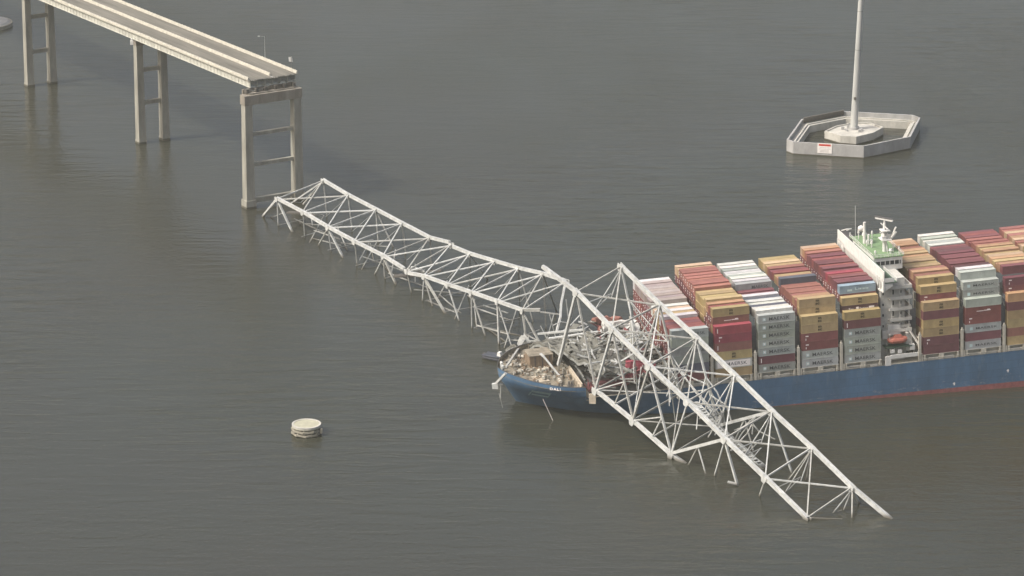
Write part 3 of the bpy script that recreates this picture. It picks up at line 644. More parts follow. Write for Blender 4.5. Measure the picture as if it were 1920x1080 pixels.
# deckhouse: accommodation block, wheelhouse, wings, masts
bx('accommodation_block', 'offwhite', (42.4, 4.2, -2.2), (50.6, 43.3, 25.75))
for k, z in enumerate((8.0, 11.7, 15.3, 19.0, 22.7)):
    mb = MB(); mb.box((44.9, 2.2, z), (52.4, 45.3, z + .28)); mb.box((44.9, 2.2, z + .28), (52.4, 2.32, z + 1.1)); mb.box((52.3, 2.2, z + .28), (52.42, 45.3, z + 1.1))
    part(mb, 'balcony_deck', M['offwhite'])
    if k < 4:
        for uu in (45.6, 48.3, 51.4):
            mb = MB(); mb.box((uu, 2.4, z + .3), (uu + .25, 2.7, z + 3.3)); part(mb, 'balcony_post', M['offwhite'])
        mb = MB(); mb.box((46.2, 4.12, z + 1.3), (46.9, 4.25, z + 2.9)); mb.box((48.8, 4.12, z + 1.6), (49.5, 4.25, z + 2.5)); part(mb, 'window', M['glass'])
        mb = MB(); mb.box((43.0, 4.12, z + 1.4), (43.5, 4.25, z + 2.2)); part(mb, 'window', M['glass'])
bx('wheelhouse', 'white', (43.3, 13.5, 24.42), (53.0, 35.5, 28.6))
mb = MB(); mb.box((43.22, 13.6, 26.1), (43.34, 35.4, 27.4)); mb.box((43.6, 13.42, 26.1), (52.4, 13.54, 27.4)); part(mb, 'wheelhouse_windows', M['glass'])
mb = MB()
for k in range(13): mb.box((43.16, 13.9 + k * 1.75, 26.0), (43.24, 14.1 + k * 1.75, 27.5))
for k in range(6): mb.box((43.8 + k * 1.6, 13.36, 26.0), (44.0 + k * 1.6, 13.44, 27.5))
part(mb, 'window_frame', M['white'])
mb = MB(); mb.prism([(43.6, 13.2), (53.4, 13.2), (53.6, 38), (43.0, 38)], 28.62, 28.85); part(mb, 'monkey_deck', M['green'])
mb = MB()
for (a, b), (c, d) in (((43.0, 13.2), (53.4, 13.2)), ((53.4, 13.2), (53.6, 38)), ((43.0, 13.2), (43.0, 38))):
    for z in (29.3, 29.9): mb.beam((a, b, z), (c, d, z), .1)
    for k in range(9): q = lerp((a, b, 28.85), (c, d, 28.85), k / 8); mb.beam(q, q + V(0, 0, 1.1), .1)
part(mb, 'railing', M['white'])
# wings across the full beam
bx('wing_deck', 'green_dark', (42.35, -.3, 24.5), (46.6, 47.8, 24.8))
mb = MB(); mb.box((42.0, -.3, 24.4), (42.34, 47.8, 28.5)); mb.box((42.34, -.3, 24.85), (45.6, -.1, 26.2)); mb.box((42.34, 47.6, 24.85), (46.6, 47.8, 27.0)); part(mb, 'wing_bulwark', M['white'])
bx('wing_rail', 'white', (46.4, -.3, 24.82), (46.6, 13.2, 25.9)); bx('wing_rail', 'white', (46.4, 35.6, 24.82), (46.6, 47.8, 25.9))
mb = MB(); mb.box((42.36, 1.6, 27.7), (43.3, 33, 27.9)); mb.box((42.6, 3.0, 26.6), (43.1, 10, 27.4)); part(mb, 'wing_top_plate', M['green_dark'])
for s, v0 in ((1, -.3), (-1, 47.8)):
    mb = MB(); t = .3
    P = lambda a, w_: (42.05, v0 + s * a, w_)
    mb.beam(P(.2, 25.6), P(.2, 21.6), .5, .4, (1, 0, 0)); mb.beam(P(.2, 21.7), P(6.5, 21.0), .5, .5, (1, 0, 0)); mb.beam(P(6.5, 21.0), P(6.5, 25.6), .5, .4, (1, 0, 0))
    mb.beam(P(2.6, 25.6), P(3.6, 21.4), .5, .6, (1, 0, 0)); mb.beam(P(.2, 22), P(2.6, 25.5), .5, .4, (1, 0, 0)); mb.beam(P(6.5, 21), P(4.6, 25.6), .5, .4, (1, 0, 0))
    mb.box((42.0, min(v0, v0 + s * 6.5), 24.9), (42.3, max(v0, v0 + s * 6.5), 25.58))
    part(mb, 'wing_bracket', M['white'])
    mb = MB(); mb.hexa([(42.3, v0 + s * .3, 21.6), (45.2, v0 + s * .3, 23.4), (45.2, v0 + s * 5.5, 23.4), (42.3, v0 + s * 5.5, 21.2), (42.3, v0 + s * .3, 24.4), (45.2, v0 + s * .3, 24.4), (45.2, v0 + s * 5.5, 24.4), (42.3, v0 + s * 5.5, 24.4)])
    part(mb, 'wing_underside', M['white'])
mb = MB(); mb.box((42.36, 36, 24.85), (44.6, 46.5, 27.6)); mb.box((42.2, 38, 27.62), (45.2, 46.8, 27.9)); part(mb, 'wing_console_house', M['hatch_dark'])
mb = MB(); mb.beam((43.2, 46.9, 28.3), (43.2, 41.5, 30.4), .3); mb.beam((44.8, 46.4, 28.3), (44.0, 41.5, 30.2), .3); mb.beam((43, 42, 30.2), (45, 42, 30.2), .3); part(mb, 'wing_frame', M['white'])
mast = bpy.data.objects.new('radar_mast', None); COL.objects.link(mast); mast.parent = ship; mast['_local'] = 1
mb = MB(); mb.tube((48.9, 19.4, 28.85), (48.9, 19.4, 39.8), .75, .45, 10)
for dv in (-1.6, 1.6): mb.beam((49.6, 19.4 + dv, 28.85), (49.0, 19.4 + dv * .2, 36), .3)
mb.box((47.4, 17.4, 34.2), (50.8, 21.4, 34.5)); mb.box((47.6, 17.8, 37.2), (50.4, 21.0, 37.45)); mb.beam((48.9, 16, 38.6), (48.9, 23, 38.6), .3); mb.beam((51, 19, 34.5), (52.2, 17.6, 38.6), .45); mb.beam((50.8, 18, 35), (52.4, 18, 37), .9, .5)
for k in range(10): mb.box((47.5 + random.uniform(0, 3), 17.5 + random.uniform(0, 3.4), 34.5), (47.9 + random.uniform(0, 3), 17.9 + random.uniform(0, 3.4), 35 + random.uniform(0, 1.5)))
mb.build('mast', M['white'], mast)
mb = MB(); mb.beam((46.4, 21.2, 41.3), (51.2, 17.8, 40.7), .8, .5); mb.tube((48.9, 19.4, 39.8), (48.9, 19.4, 41.0), .3, n=8); mb.build('radar_scanner', M['white'], mast)
mb = MB(); mb.beam((46.2, 21.5, 41.75), (51.0, 18.1, 41.15), .9, .3); mb.build('radar_cover', M['hatch_dark'], mast)
mast2 = bpy.data.objects.new('signal_mast', None); COL.objects.link(mast2); mast2.parent = ship; mast2['_local'] = 1
mb = MB(); mb.tube((45.4, 29.5, 28.85), (45.4, 29.5, 37.4), .6, .45, 10); mb.tube((46.4, 28.3, 28.85), (46.4, 28.3, 33.5), .35, n=8); mb.build('mast', M['white'], mast2)
mb = MB()
for i in range(5):
    a, b = -1.1 + i * .44, -1.1 + (i + 1) * .44; r0, r1 = math.sqrt(max(0.01, 1.21 - a * a)), math.sqrt(max(.01, 1.21 - b * b)); mb.tube((44.6, 30.6, 35.0 + a), (44.6, 30.6, 35.0 + b), r0, r1, 12)
mb.build('dome', M['white'], mast2)
mb = MB(); mb.tube((44.4, 36, 28.85), (44.4, 36, 40), .08, n=6); part(mb, 'whip_aerial', M['wire'])
for k, (u, v, h, r) in enumerate(((46.2, 24.5, 2.2, .5), (50, 16.5, 1.6, .7), (51.4, 18, 2.6, .3), (46.5, 33.5, 2.4, .7), (47.5, 35.5, 1.8, .8), (49.5, 34, 2.5, .4), (45, 34.5, 3.4, .35), (51.8, 30, 2.2, .3), (51, 25, 1.5, .5), (44.6, 16, 1.6, .4), (52.4, 15, 2.8, .3), (45.2, 26.5, 2.0, .45), (47.6, 29, 1.3, .6))):
    mb = MB(); mb.tube((u, v, 28.85), (u, v, 28.85 + h * .6), r * .45, n=8); mb.tube((u, v, 28.85 + h * .6), (u, v, 28.85 + h), r, r * .6, 10); part(mb, 'antenna_pod', M['white'])
for o_ in list(ship.children):                                         # the bridge level sits a deck higher
    if o_.name.split('.')[0] in ('wheelhouse', 'wheelhouse_windows', 'window_frame', 'monkey_deck', 'railing', 'antenna_pod', 'whip_aerial') or o_.name.startswith('wing_'): o_.location.z += 1.3
# midship side gear below the accommodation
bx('side_screen', 'white', (42.5, -.45, -2.25), (44.4, -.15, 1.0)); bx('side_screen', 'white', (44.42, -.45, .0), (53.6, -.15, 1.25))
bx('gear_locker', 'white', (44.6, .6, 1.5), (46.0, 1.8, 2.6)); bx('gear_locker', 'white', (47.2, .4, 1.3), (48.4, 1.6, 2.4)); bx('gear_locker', 'white', (51.3, 1.0, 1.8), (53.0, 2.4, 3.6))
bx('davit_house', 'white', (44.3, 2.4, 7.0), (48.6, 4.1, 10.6)); bx('davit_house', 'offwhite', (42.4, 2.2, 6.0), (44.2, 4.1, 8.8))
for uu in (44.3, 50.4):
    mb = MB(); mb.beam((uu, 3.6, -1), (uu, 3.2, 7.4), .5, .6); mb.beam((uu, 3.2, 7.4), (uu, .4, 8.0), .45); mb.tube((uu, .6, 7.9), (uu, .7, 5.8), .06, n=5); part(mb, 'davit', M['offwhite'])
mb = MB(); mb.beam((50.8, 3.2, 9.6), (54.2, .3, 3.6), .7, .5); mb.box((48.6, 2.6, 9.3), (52.2, 3.8, 10.0)); part(mb, 'gangway', M['offwhite'])
mb = MB(); mb.box((50.4, 2.4, 1.2), (52.6, 4.0, 7.0)); part(mb, 'deck_locker', M['offwhite'])
bx('lifeboat_platform', 'green_dark', (43.0, .8, 3.2), (52.0, 4.1, 3.5))
# lifeboat hangs from its davits
base = sp(47.2, 1.4, 4.4)
lb = empty('lifeboat', base, 'orange red enclosed lifeboat hanging beside the white deckhouse', 'lifeboat')
lb.matrix_world = Matrix.Translation(base) @ SM.to_3x3().to_4x4(); lb['_local'] = 1
def loft(rings, m=0):
    mb = MB()
    for (a, ra), (b, rb) in zip(rings, rings[1:]):
        n = 12
        pa = [(a, math.cos(t * 6.2832 / n) * ra[0], ra[2] + math.sin(t * 6.2832 / n) * ra[1]) for t in range(n)]
        pb = [(b, math.cos(t * 6.2832 / n) * rb[0], rb[2] + math.sin(t * 6.2832 / n) * rb[1]) for t in range(n)]
        for i in range(n): j = (i + 1) % n; mb.poly([pa[i], pa[j], pb[j], pb[i]], m)
    return mb
mb = loft([(-3.6, (.1, .1, 1.5)), (-3.1, (.8, .7, 1.3)), (-2, (1.35, 1.15, 1.2)), (1.6, (1.4, 1.2, 1.2)), (2.9, (.9, .9, 1.3)), (3.5, (.1, .2, 1.5))]); mb.build('boat_hull', M['orange'], lb)
mb = MB(); mb.hexa([(-1.4, -.9, 2.1), (1.6, -.9, 2.1), (1.6, .9, 2.1), (-1.4, .9, 2.1), (-1.0, -.6, 3.0), (1.2, -.6, 3.0), (1.2, .6, 3.0), (-1.0, .6, 3.0)]); mb.build('canopy', M['orange'], lb)

# ------------------------------------------------------------------ containers
CL, CWD = 12.19, 2.44
PAL = dict(m=(.165, .066, .076), r=(.215, .075, .074), c=(.28, .062, .085), y=(.37, .285, .15), o=(.37, .23, .14), k=(.345, .255, .145), b=(.235, .11, .088),
           g=(.33, .355, .335), w=(.50, .50, .48), s=(.10, .11, .14), l=(.22, .28, .34), p=(.31, .265, .255), t=(.44, .335, .23), d=(.10, .05, .055), n=(.285, .125, .105))
NAMES = dict(m='maroon', r='dull red', c='crimson', y='yellow', o='orange tan', k='ochre', b='red brown', g='grey', w='white', s='slate', l='blue', p='dusty pink', t='cream tan', d='dark maroon', n='salmon red')
_cm = {}
def cont_mesh(h):
    h = round(h, 2)
    if h in _cm: return _cm[h]
    mb = MB(); g = .03; L, Wd, H = CL, CWD, h - .05
    e = .14; dp = .07
    # frame of posts and rails, panels set back from it
    for x in (0, L - e):
        for y in (0, Wd - e): mb.box((x, y, 0), (x + e, y + e, H))
    for y in (0, Wd - e):
        mb.box((e, y + .004, 0), (L - e, y + e, e * 1.2)); mb.box((e, y + .004, H - e), (L - e, y + e, H - .004))
    for x in (0, L - e):
        mb.box((x + .004, e, 0), (x + e, Wd - e, e)); mb.box((x + .004, e, H - e), (x + e, Wd - e, H - .004))
    mb.box((dp, dp, .02), (L - dp, Wd - dp, H - .05))
    n = 30                                                            # ribs on the roof and the long sides
    for i in range(n):
        x = e + .1 + (L - 2 * e - .2) * i / n; mb.box((x, e + .02, H - .051), (x + .17, Wd - e - .02, H - .02))
        mb.box((x, .035, e * 1.2), (x + .17, dp + .001, H - e)); 
    for k in range(4): y = .4 + k * .55; mb.box((-.02, y, .12), (.05, y + .07, H - .12))   # lock bars of the doors
    _cm[h] = mb.mesh('container_%d' % round(h * 100), M['cont']); return _cm[h]
LT = {}
def sheet(name, rects, m):
    if name not in LT:
        mb = MB()
        for x0, y0, x1, y1 in rects: mb.poly([(x0, 0, y0), (x1, 0, y0), (x1, 0, y1), (x0, 0, y1)])
        me = mb.mesh(name, m, fix=False); LT[name] = me
    return LT[name]
def lettering(txt, width, height, cx, m, bold=.008):
    k = (txt, width, height, cx, m)
    if k not in LT:
        me = text_mesh(txt, 'lettering', M[m], 1.0, .0, bold, 1.05)
        xs = [v.co.x for v in me.vertices]; ys = [v.co.y for v in me.vertices]
        for v in me.vertices:
            x = (v.co.x - (min(xs) + max(xs)) / 2) / (max(xs) - min(xs)) * width; y = (v.co.y - (min(ys) + max(ys)) / 2) / (max(ys) - min(ys)) * height
            v.co = (cx + x, 0, 1.36 + y)
        LT[k] = me
    return LT[k]
def decal(root, name, me, y=-.018):
    o = bpy.data.objects.new(name, me); COL.objects.link(o); o.parent = root; o.location = (0, y, 0)
SR = SM.to_3x3().to_4x4()
BAYN = {1: 'bay nearest the wreckage', 2: 'second bay from the wreckage', 3: 'third bay from the wreckage', 4: 'second bay ahead of deckhouse', 5: 'bay just ahead of deckhouse',
        6: 'bay just behind the deckhouse', 7: 'second bay behind the deckhouse', 8: 'third bay behind the deckhouse', 9: 'fourth bay behind the deckhouse'}
ORD = ['nearest', 'second', 'third', 'fourth', 'fifth', 'sixth', 'seventh', 'eighth', 'ninth', 'tenth', 'eleventh', 'twelfth', 'thirteenth', 'fourteenth', 'fifteenth', 'sixteenth', 'seventeenth', 'eighteenth', 'farthest']
CNT = [0]; KEYS = {}
def put(bay, row, tier, w, h, col, label, deco):
    o = bpy.data.objects.new('shipping_container', cont_mesh(h)); COL.objects.link(o)
    j = random.uniform(-.05, .05)
    o.matrix_world = Matrix.Translation(sp(bays[bay] + j, row * 2.5 + .03 + random.uniform(-.02, .02), w)) @ SR
    c = PAL[col]; f = random.uniform(.84, 1.14); o.color = (c[0] * f, c[1] * f * random.uniform(.96, 1.04), c[2] * f * random.uniform(.93, 1.06), 1)
    o['label'] = label; o['category'] = 'shipping container'; o['group'] = 'containers stacked on the ship'
    for name, me, y in deco: decal(o, name, me, y)
    CNT[0] += 1; KEYS[o.name] = (bay, row, tier)
# near row, bottom to top: colour + decoration (M grey lettering, W white lettering box, Y emblem, H small marks, X white writing, B blue box writing)
near = {1: ['m', 's', 'g', 'gq', 'g', 'gq'], 2: ['yY', 'wW', 'yY', 'b1', 'cH', 'c1'], 3: ['gM', 'm1', 'gM', 'gM', 'gM', 'gM', 'gM'], 4: ['gM', 'gM', 'rH', 'rH', 'yY', 'yY'],
        5: ['gM', 'gM', 'gM', 'gM', 'm1', 'yY'], 6: ['m', 'mH', 'yY', 'yY', 'm', 'yY'], 7: ['gS', 'm', 'gS', 'rH', 'rX2', 'g'], 8: ['y', 'b', 'y', 'y', 'm', 'o'], 9: ['o', 'm', 'y', 'm', 'o', 'o']}
# rows inward: (rows, tiers, tier height, colours of the tops, colours of stepped near faces)
rows = {1: (2.9, [(1, 6, 2.9, 'r'), (3, 6, 2.85, 'rmr'), (5, 6, 3.02, 'wywtw'), (8, 7, 2.78, 'pppppppp'), (1, 7, 2.85, 'w')]),
        2: (2.88, [(1, 8, 2.8, 'y'), (1, 8, 2.8, 'r'), (1, 8, 2.85, 'o'), (1, 8, 2.9, 'y'), (4, 8, 2.8, 'yyyy'), (8, 8, 2.93, 'nnnnnnnn'), (2, 8, 2.93, 'tt')]),
        3: (2.77, [(1, 7, 2.9, 'w'), (6, 7, 2.86, 'wswwsw'), (2, 7, 2.86, 'mm'), (9, 8, 2.78, 'gwwgwwgww')]),
        4: (2.92, [(1, 8, 2.78, 'y'), (7, 8, 2.7, 'nonbnbn'), (1, 8, 2.88, 's'), (2, 8, 2.83, 'oy'), (3, 8, 2.83, 'rmn'), (2, 8, 2.85, 'kt'), (2, 8, 2.85, 'ky')]),
        5: (2.9, [(1, 8, 2.72, 'y'), (1, 9, 2.74, 'l'), (4, 9, 2.77, 'mmmr'), (2, 9, 2.77, 'cm'), (7, 9, 2.77, 'mrmmrmm'), (3, 9, 2.79, 'not')]),
        6: (2.95, [(1, 8, 2.77, 'y'), (1, 9, 2.77, 'y'), (1, 9, 2.74, 'b'), (2, 9, 2.78, 'ob'), (7, 9, 2.72, 'kkykkok'), (1, 9, 2.76, 'o'), (2, 9, 2.7, 'bn'), (3, 9, 2.74, 'oot')]),
        7: (2.88, [(1, 8, 2.77, 'g'), (1, 9, 2.77, 'g'), (1, 9, 2.8, 'w'), (10, 9, 2.76, 'dmmmmmmdmm'), (5, 9, 2.78, 'wgwgw')]),
        8: (2.95, [(1, 8, 2.8, 'm'), (1, 9, 2.8, 'm'), (1, 9, 2.83, 'o'), (7, 9, 2.78, 'oyotyok'), (3, 9, 2.78, 'onn'), (5, 9, 2.74, 'rnmrm')]),
        9: (2.9, [(1, 8, 2.8, 'n'), (8, 9, 2.8, 'oyotyoky'), (9, 9, 2.75, 'tontontnn')])}
plc = sheet('placard', [(0, 0, .01, .01)], M['whitemark'])
PLACS = []
for y, z in ((1.55, 1.75), (1.72, .95)):
    mbp = MB(); mbp.poly([(-.075, y, z), (-.075, y, z + .45), (-.075, y + .5, z + .45), (-.075, y + .5, z)]); PLACS.append(mbp.mesh('placard', M['whitemark'], fix=False))
STAR = sheet('emblem', [(1.45, .8, 2.45, 1.85)], M['star']); STAR2 = sheet('emblem_core', [(1.72, 1.1, 2.2, 1.6)], M['whitemark'])
HM = sheet('small_marking', [(1.3, 1.75, 2.3, 2.1), (1.3, .5, 1.55, 1.2)], M['whitemark']); H1 = sheet('bar_marking', [(.75, .55, 1.0, 2.05)], M['whitemark'])
WB = sheet('pale_panel', [(.6, .3, 11.6, 2.45)], M['whitemark']); BB = sheet('emblem_patch', [(2.6, .7, 4.2, 1.4)], M['star'])
BX = sheet('white_block', [(9.0, .75, 10.8, 1.85)], M['whitemark']); BX2 = sheet('white_flag', [(4.7, .55, 4.95, 1.95), (4.95, 1.2, 5.6, 1.95)], M['whitemark'])
STREAK = sheet('white_emblem', [(6.3, 1.35, 8.6, 1.6), (7.4, 1.6, 8.4, 1.85), (3.8, 1.3, 6.2, 1.5)], M['whitemark'])
def deco_for(code):
    d = code[1:]; L = []
    if 'M' in d: L = [('emblem', STAR, -.012), ('emblem_core', STAR2, -.02), ('lettering', lettering('MAERSK', 6.9, 1.15, 7.0, 'ink'), -.016)]
    if 'S' in d: L = [('emblem', STAR, -.012), ('lettering', lettering('MAERSK', 7.4, .75, 7.2, 'ink'), -.016)]
    if 'q' in d: L = [('lettering', lettering('MAERSK', 5.6, 1.0, 8.2, 'ink'), -.016)]
    if 'W' in d: L = [('pale_panel', WB, -.012), ('lettering', lettering('MAERSK', 6.9, 1.15, 7.0, 'ink'), -.02)]
    if 'Y' in d: L = [('emblem', lettering('m\nsc', 1.35, 1.7, 6.1, 'msc', .05), -.016)]
    if 'H' in d: L = [('small_marking', HM, -.014)]
    if '1' in d: L = [('bar_marking', H1, -.014)]
    if 'T' in d: L = [('lettering', lettering('Tex', 1.7, .75, 3.0, 'whitemark'), -.016), ('white_flag', BX2, -.014), ('lettering', lettering('Textainer', 2.9, .7, 7.3, 'whitemark'), -.018), ('white_block', BX, -.014)]
    if 'B' in d: L = [('emblem', BB, -.014), ('pale_writing', sheet('pale_writing', [(5.2, 1.0, 5.5, 1.9), (5.5, 1.0, 6.1, 1.2), (6.3, 1.0, 6.55, 1.6), (6.7, 1.0, 7.3, 1.55), (7.5, 1.0, 7.7, 1.65), (7.85, 1.0, 8.5, 1.5), (8.7, 1.0, 8.9, 1.6), (9.0, 1.0, 9.7, 1.5)], M['star']), -.016)]
    if 'X' in d or 'Z' in d: L = [('white_emblem', STREAK, -.014)]
    return L
DESC = {'M': 'with dark lettering', 'S': 'with long dark lettering', 'W': 'with white lettered panel', 'Y': 'with dark emblem', 'H': 'with small white marks', 'T': 'with white writing', 'B': 'with pale writing', 'X': 'with white emblem', 'Z': 'with white emblem', '1': 'with white bar mark', 'q': 'with dark lettering'}
ODD = {(3, 10, 7): 'gq', (5, 1, 6): 'dT', (5, 2, 8): 'lB', (2, 1, 6): 'bZ', (4, 1, 6): 'yY', (4, 1, 7): 'yY', (2, 1, 7): 'yY', (5, 1, 7): 'yY', (6, 1, 6): 'rH', (6, 1, 7): 'yY', (6, 2, 8): 'yY', (7, 1, 6): 'gS', (7, 1, 7): 'gS', (8, 1, 6): 'mH', (8, 1, 7): 'mH'}
HIDDEN = {(1, 1, 0), (1, 1, 1), (1, 1, 4), (1, 2, 0), (1, 2, 1), (1, 3, 0), (1, 3, 1), (1, 4, 0), (1, 4, 1), (1, 4, 2), (1, 5, 0), (1, 5, 1), (1, 9, 3), (1, 10, 2), (6, 1, 0), (6, 1, 1)} | {(6, i, 7) for i in range(10, 19)}   # wholly behind their neighbours
for bay in range(1, 10):
    hn, spec = rows[bay]; cols = [(len(near[bay]), hn, near[bay][-1][0])]
    for n, t, h, cs in spec:
        for i in range(n): cols.append((t, h + random.choice((-.045, -.02, 0, 0, .03)), cs[i % len(cs)]))
    cols = cols[:19]; bn = BAYN[bay]
    prev = None
    if bay not in (1, 6):
        ph, pspec = rows[bay - 1]; prev = [len(near[bay - 1]) * ph]
        for n, t, h, cs in pspec: prev += [t * h] * n
        prev = prev[:19]
    for r, (n, h, ctop) in enumerate(cols):
        lowest = 99
        for k in range(n):
            if (bay, r, k) in HIDDEN: continue
            top = k == n - 1; side = r == 0 or (k + 1) * h > cols[r - 1][0] * cols[r - 1][1] + .5
            if bay == 1: end = k >= (0 if r < 6 else 2)
            elif bay == 6: end = r < 3 or (k >= 7)
            else:
                pv = min(prev[min(18, r + d)] for d in (0, 1, 2)); end = (k + 1) * h > pv - 2.0
            if not (top or side or end): continue
            if bay == 9 and (r < 6 or (not top)): 
                if not top: continue
            lowest = min(lowest, k)
            code = near[bay][k] if r == 0 else ODD.get((bay, r, k), ctop if top or ctop in 'y' and k == n - 2 else random.choice('mrrmmb' if ctop not in 'yk' else 'mrybk'))
            ds = DESC.get(code[-1] if code[-1] not in '2' else 'X', '') if len(code) > 1 else ''
            nm = NAMES[code[0]]
            rw = 'row nearest the viewer' if r == 0 else ('farthest row' if r == 18 else ORD[r] + ' row inward')
            if r == 0: lab = '%s container %s, %s up, nearest row, %s' % (nm, ds, ['lowest', 'second', 'third', 'fourth', 'fifth', 'sixth', 'seventh'][k], bn) if not top else '%s container %s, topmost of nearest row, %s' % (nm, ds, bn)
            elif top: lab = '%s container %s topping the %s, %s' % (nm, ds, rw, bn)
            else: lab = '%s container %s, %s below top of %s, %s' % (nm, ds, ORD[n - 1 - k] if n - 1 - k > 1 else 'first', rw, bn)
            lab = ' '.join(lab.replace(' ,', ',').split())
            if len(lab.split()) > 16: lab = lab.replace(' ' + ds, '')
            dec = deco_for(code)
            if end and not top and bay in (1, 2, 4, 5, 7, 8) and code[0] in 'mrb': dec = dec + [('placard', q_, 0) for q_ in PLACS]
            if end and top and bay == 2 and code[0] in 'n': dec = dec + [('placard', q_, 0) for q_ in PLACS]
            put(bay, r, k, k * h, h, code[0], lab, dec)
        if lowest > 0 and lowest < 99:                                 # what each stack stands on, out of sight
            pass
print('containers', CNT[0])

# ------------------------------------------------------------------ wreckage on the foredeck
def bent_slab(name, path, hw, th, seed, label, cat, amp=1.0, wave=5.0, material='slab', cross=(BP_.x, BP_.y, 0), group=None, ribs=True):
    rnd = random.Random(seed); pts = [Vector(p) for p in path]; nL = 34; nW = 13
    cr = Vector(cross).normalized()
    def at(t):
        x = t * (len(pts) - 1); i = min(int(x), len(pts) - 2); return lerp(pts[i], pts[i + 1], x - i)
    top = []; jag = [rnd.uniform(0, .07) for _ in range(nW)]; jag2 = [rnd.uniform(0, .07) for _ in range(nW)]
    for j in range(nW):
        row = []
        for i in range(nL):
            t = jag[j] + (1 - jag[j] - jag2[j]) * i / (nL - 1); s = -1 + 2 * j / (nW - 1)
            p = at(t) + cr * s * hw
            z = amp * (.8 * math.sin(t * wave * 6.28 / 2 + s * 1.3 + seed) + 1.1 * noise.noise(p * .16 + Vector((seed, 0, 0))) + .7 * noise.noise(p * .42))
            z += amp * .7 * abs(math.sin(s * 2.2 + t * 4 + seed)) + amp * .55 * abs(math.sin(s * 7 + t * 9 + noise.noise(p * .2) * 3)); row.append(p + V(noise.noise(p * .3) * amp, noise.noise(p * .27 + V(5, 0, 0)) * amp, z))
        top.append(row)
    mb = MB(); k0 = len(mb.v)
    idx = {}
    for j in range(nW):
        for i in range(nL):
            idx[(j, i, 0)] = len(mb.v); mb.v.append(top[j][i]); idx[(j, i, 1)] = len(mb.v); mb.v.append(top[j][i] - V(0, 0, th))
    hole = set()
    for _ in range(46): hole.add((rnd.randrange(nW - 1), rnd.randrange(nL - 1)))
    def cell(j, i): return 0 <= j < nW - 1 and 0 <= i < nL - 1 and (j, i) not in hole
    for j in range(nW - 1):
        for i in range(nL - 1):
            if not cell(j, i): continue
            q = [(j, i), (j, i + 1), (j + 1, i + 1), (j + 1, i)]
            mb.f.append(tuple(idx[(a, b, 0)] for a, b in q)); mb.m.append(0); mb.f.append(tuple(idx[(a, b, 1)] for a, b in reversed(q))); mb.m.append(1)
            for (a, b), nb_ in (((q[0], q[1]), (j - 1, i)), ((q[1], q[2]), (j, i + 1)), ((q[2], q[3]), (j + 1, i)), ((q[3], q[0]), (j, i - 1))):
                if not cell(*nb_): mb.f.append((idx[(*a, 0)], idx[(*a, 1)], idx[(*b, 1)], idx[(*b, 0)])); mb.m.append(0)
    base = pts[len(pts) // 2] - V(0, 0, 2)
    r = empty(name, base, label, cat, group)
    mb.build('slab', [M[material], M['steel_dark']], r)
    if ribs:
        for j in (0, 3, 6, 9, 12):
            m2 = MB()
            for i in range(0, nL - 1):
                a, b = top[j][i] - V(0, 0, th + .35), top[j][i + 1] - V(0, 0, th + .35); m2.beam(a, lerp(a, b, 1.05), .3, .7)
            m2.build('stringer', M['steel_dull'], r)
        for j in (0, nW - 1):
            m2 = MB()
            for i in range(2, nL - 4):
                a, b = top[j][i] + V(0, 0, .45), top[j][i + 1] + V(0, 0, .45); m2.beam(a, lerp(a, b, 1.04), .3, .55)
            m2.build('parapet', M['slab'], r)
    return r
bent_slab('fallen_road_deck', [(4, 1168, 3.5), (10, 1157, 8.0), (15, 1146, 12.6), (19, 1137, 14.6)], 7.5, .35, 3, 'crumpled grey road deck slab draped over the far side of the bow', 'road slab', 1.0, 3)
bent_slab('fallen_road_deck', [(17, 1139, 16.2), (23, 1128, 14.6), (29, 1118, 16.4), (34, 1108, 14.3)], 7.0, .35, 11, 'buckled road deck slab lying across the foredeck behind the cream plate', 'road slab', 1.3, 4)
bent_slab('fallen_road_deck', [(29, 1140, 14.5), (36, 1131, 15.0), (43, 1124, 13.5)], 7.0, .35, 19, 'broken road deck slab heaped against the crushed containers behind the near truss chord', 'road slab', 1.5, 4)
def crushed(loc, rot, col, size, seed, label, amt=.55):
    bm = bmesh.new(); bmesh.ops.create_cube(bm, size=1)
    for v in bm.verts: v.co = Vector((v.co.x * size[0], v.co.y * size[1], (v.co.z + .5) * size[2]))
    bmesh.ops.subdivide_edges(bm, edges=bm.edges[:], cuts=5, use_grid_fill=True)
    for v in bm.verts:
        p = v.co * .55 + Vector((seed * 3.1, seed, 0)); n1 = noise.noise_vector(p); n2 = noise.noise_vector(p * 2.6)
        v.co += Vector((n1.x * amt * 1.1, n1.y * amt, n1.z * amt)) * 1.25 + n2 * amt * .45
        v.co.z *= 1 - .35 * max(0, noise.noise(Vector((v.co.x * .25 + seed, 0, 0))))
    me = bpy.data.meshes.new('crushed_container'); bm.to_mesh(me); bm.free(); me.materials.append(M['cont'])
    o = bpy.data.objects.new('crushed_container', me); COL.objects.link(o); o.location = loc; o.rotation_euler = rot
    c = PAL[col]; o.color = (*c, 1); tag(o, label, 'shipping container', 'containers crushed by the bridge')
yaw = math.atan2(SU.y, SU.x)
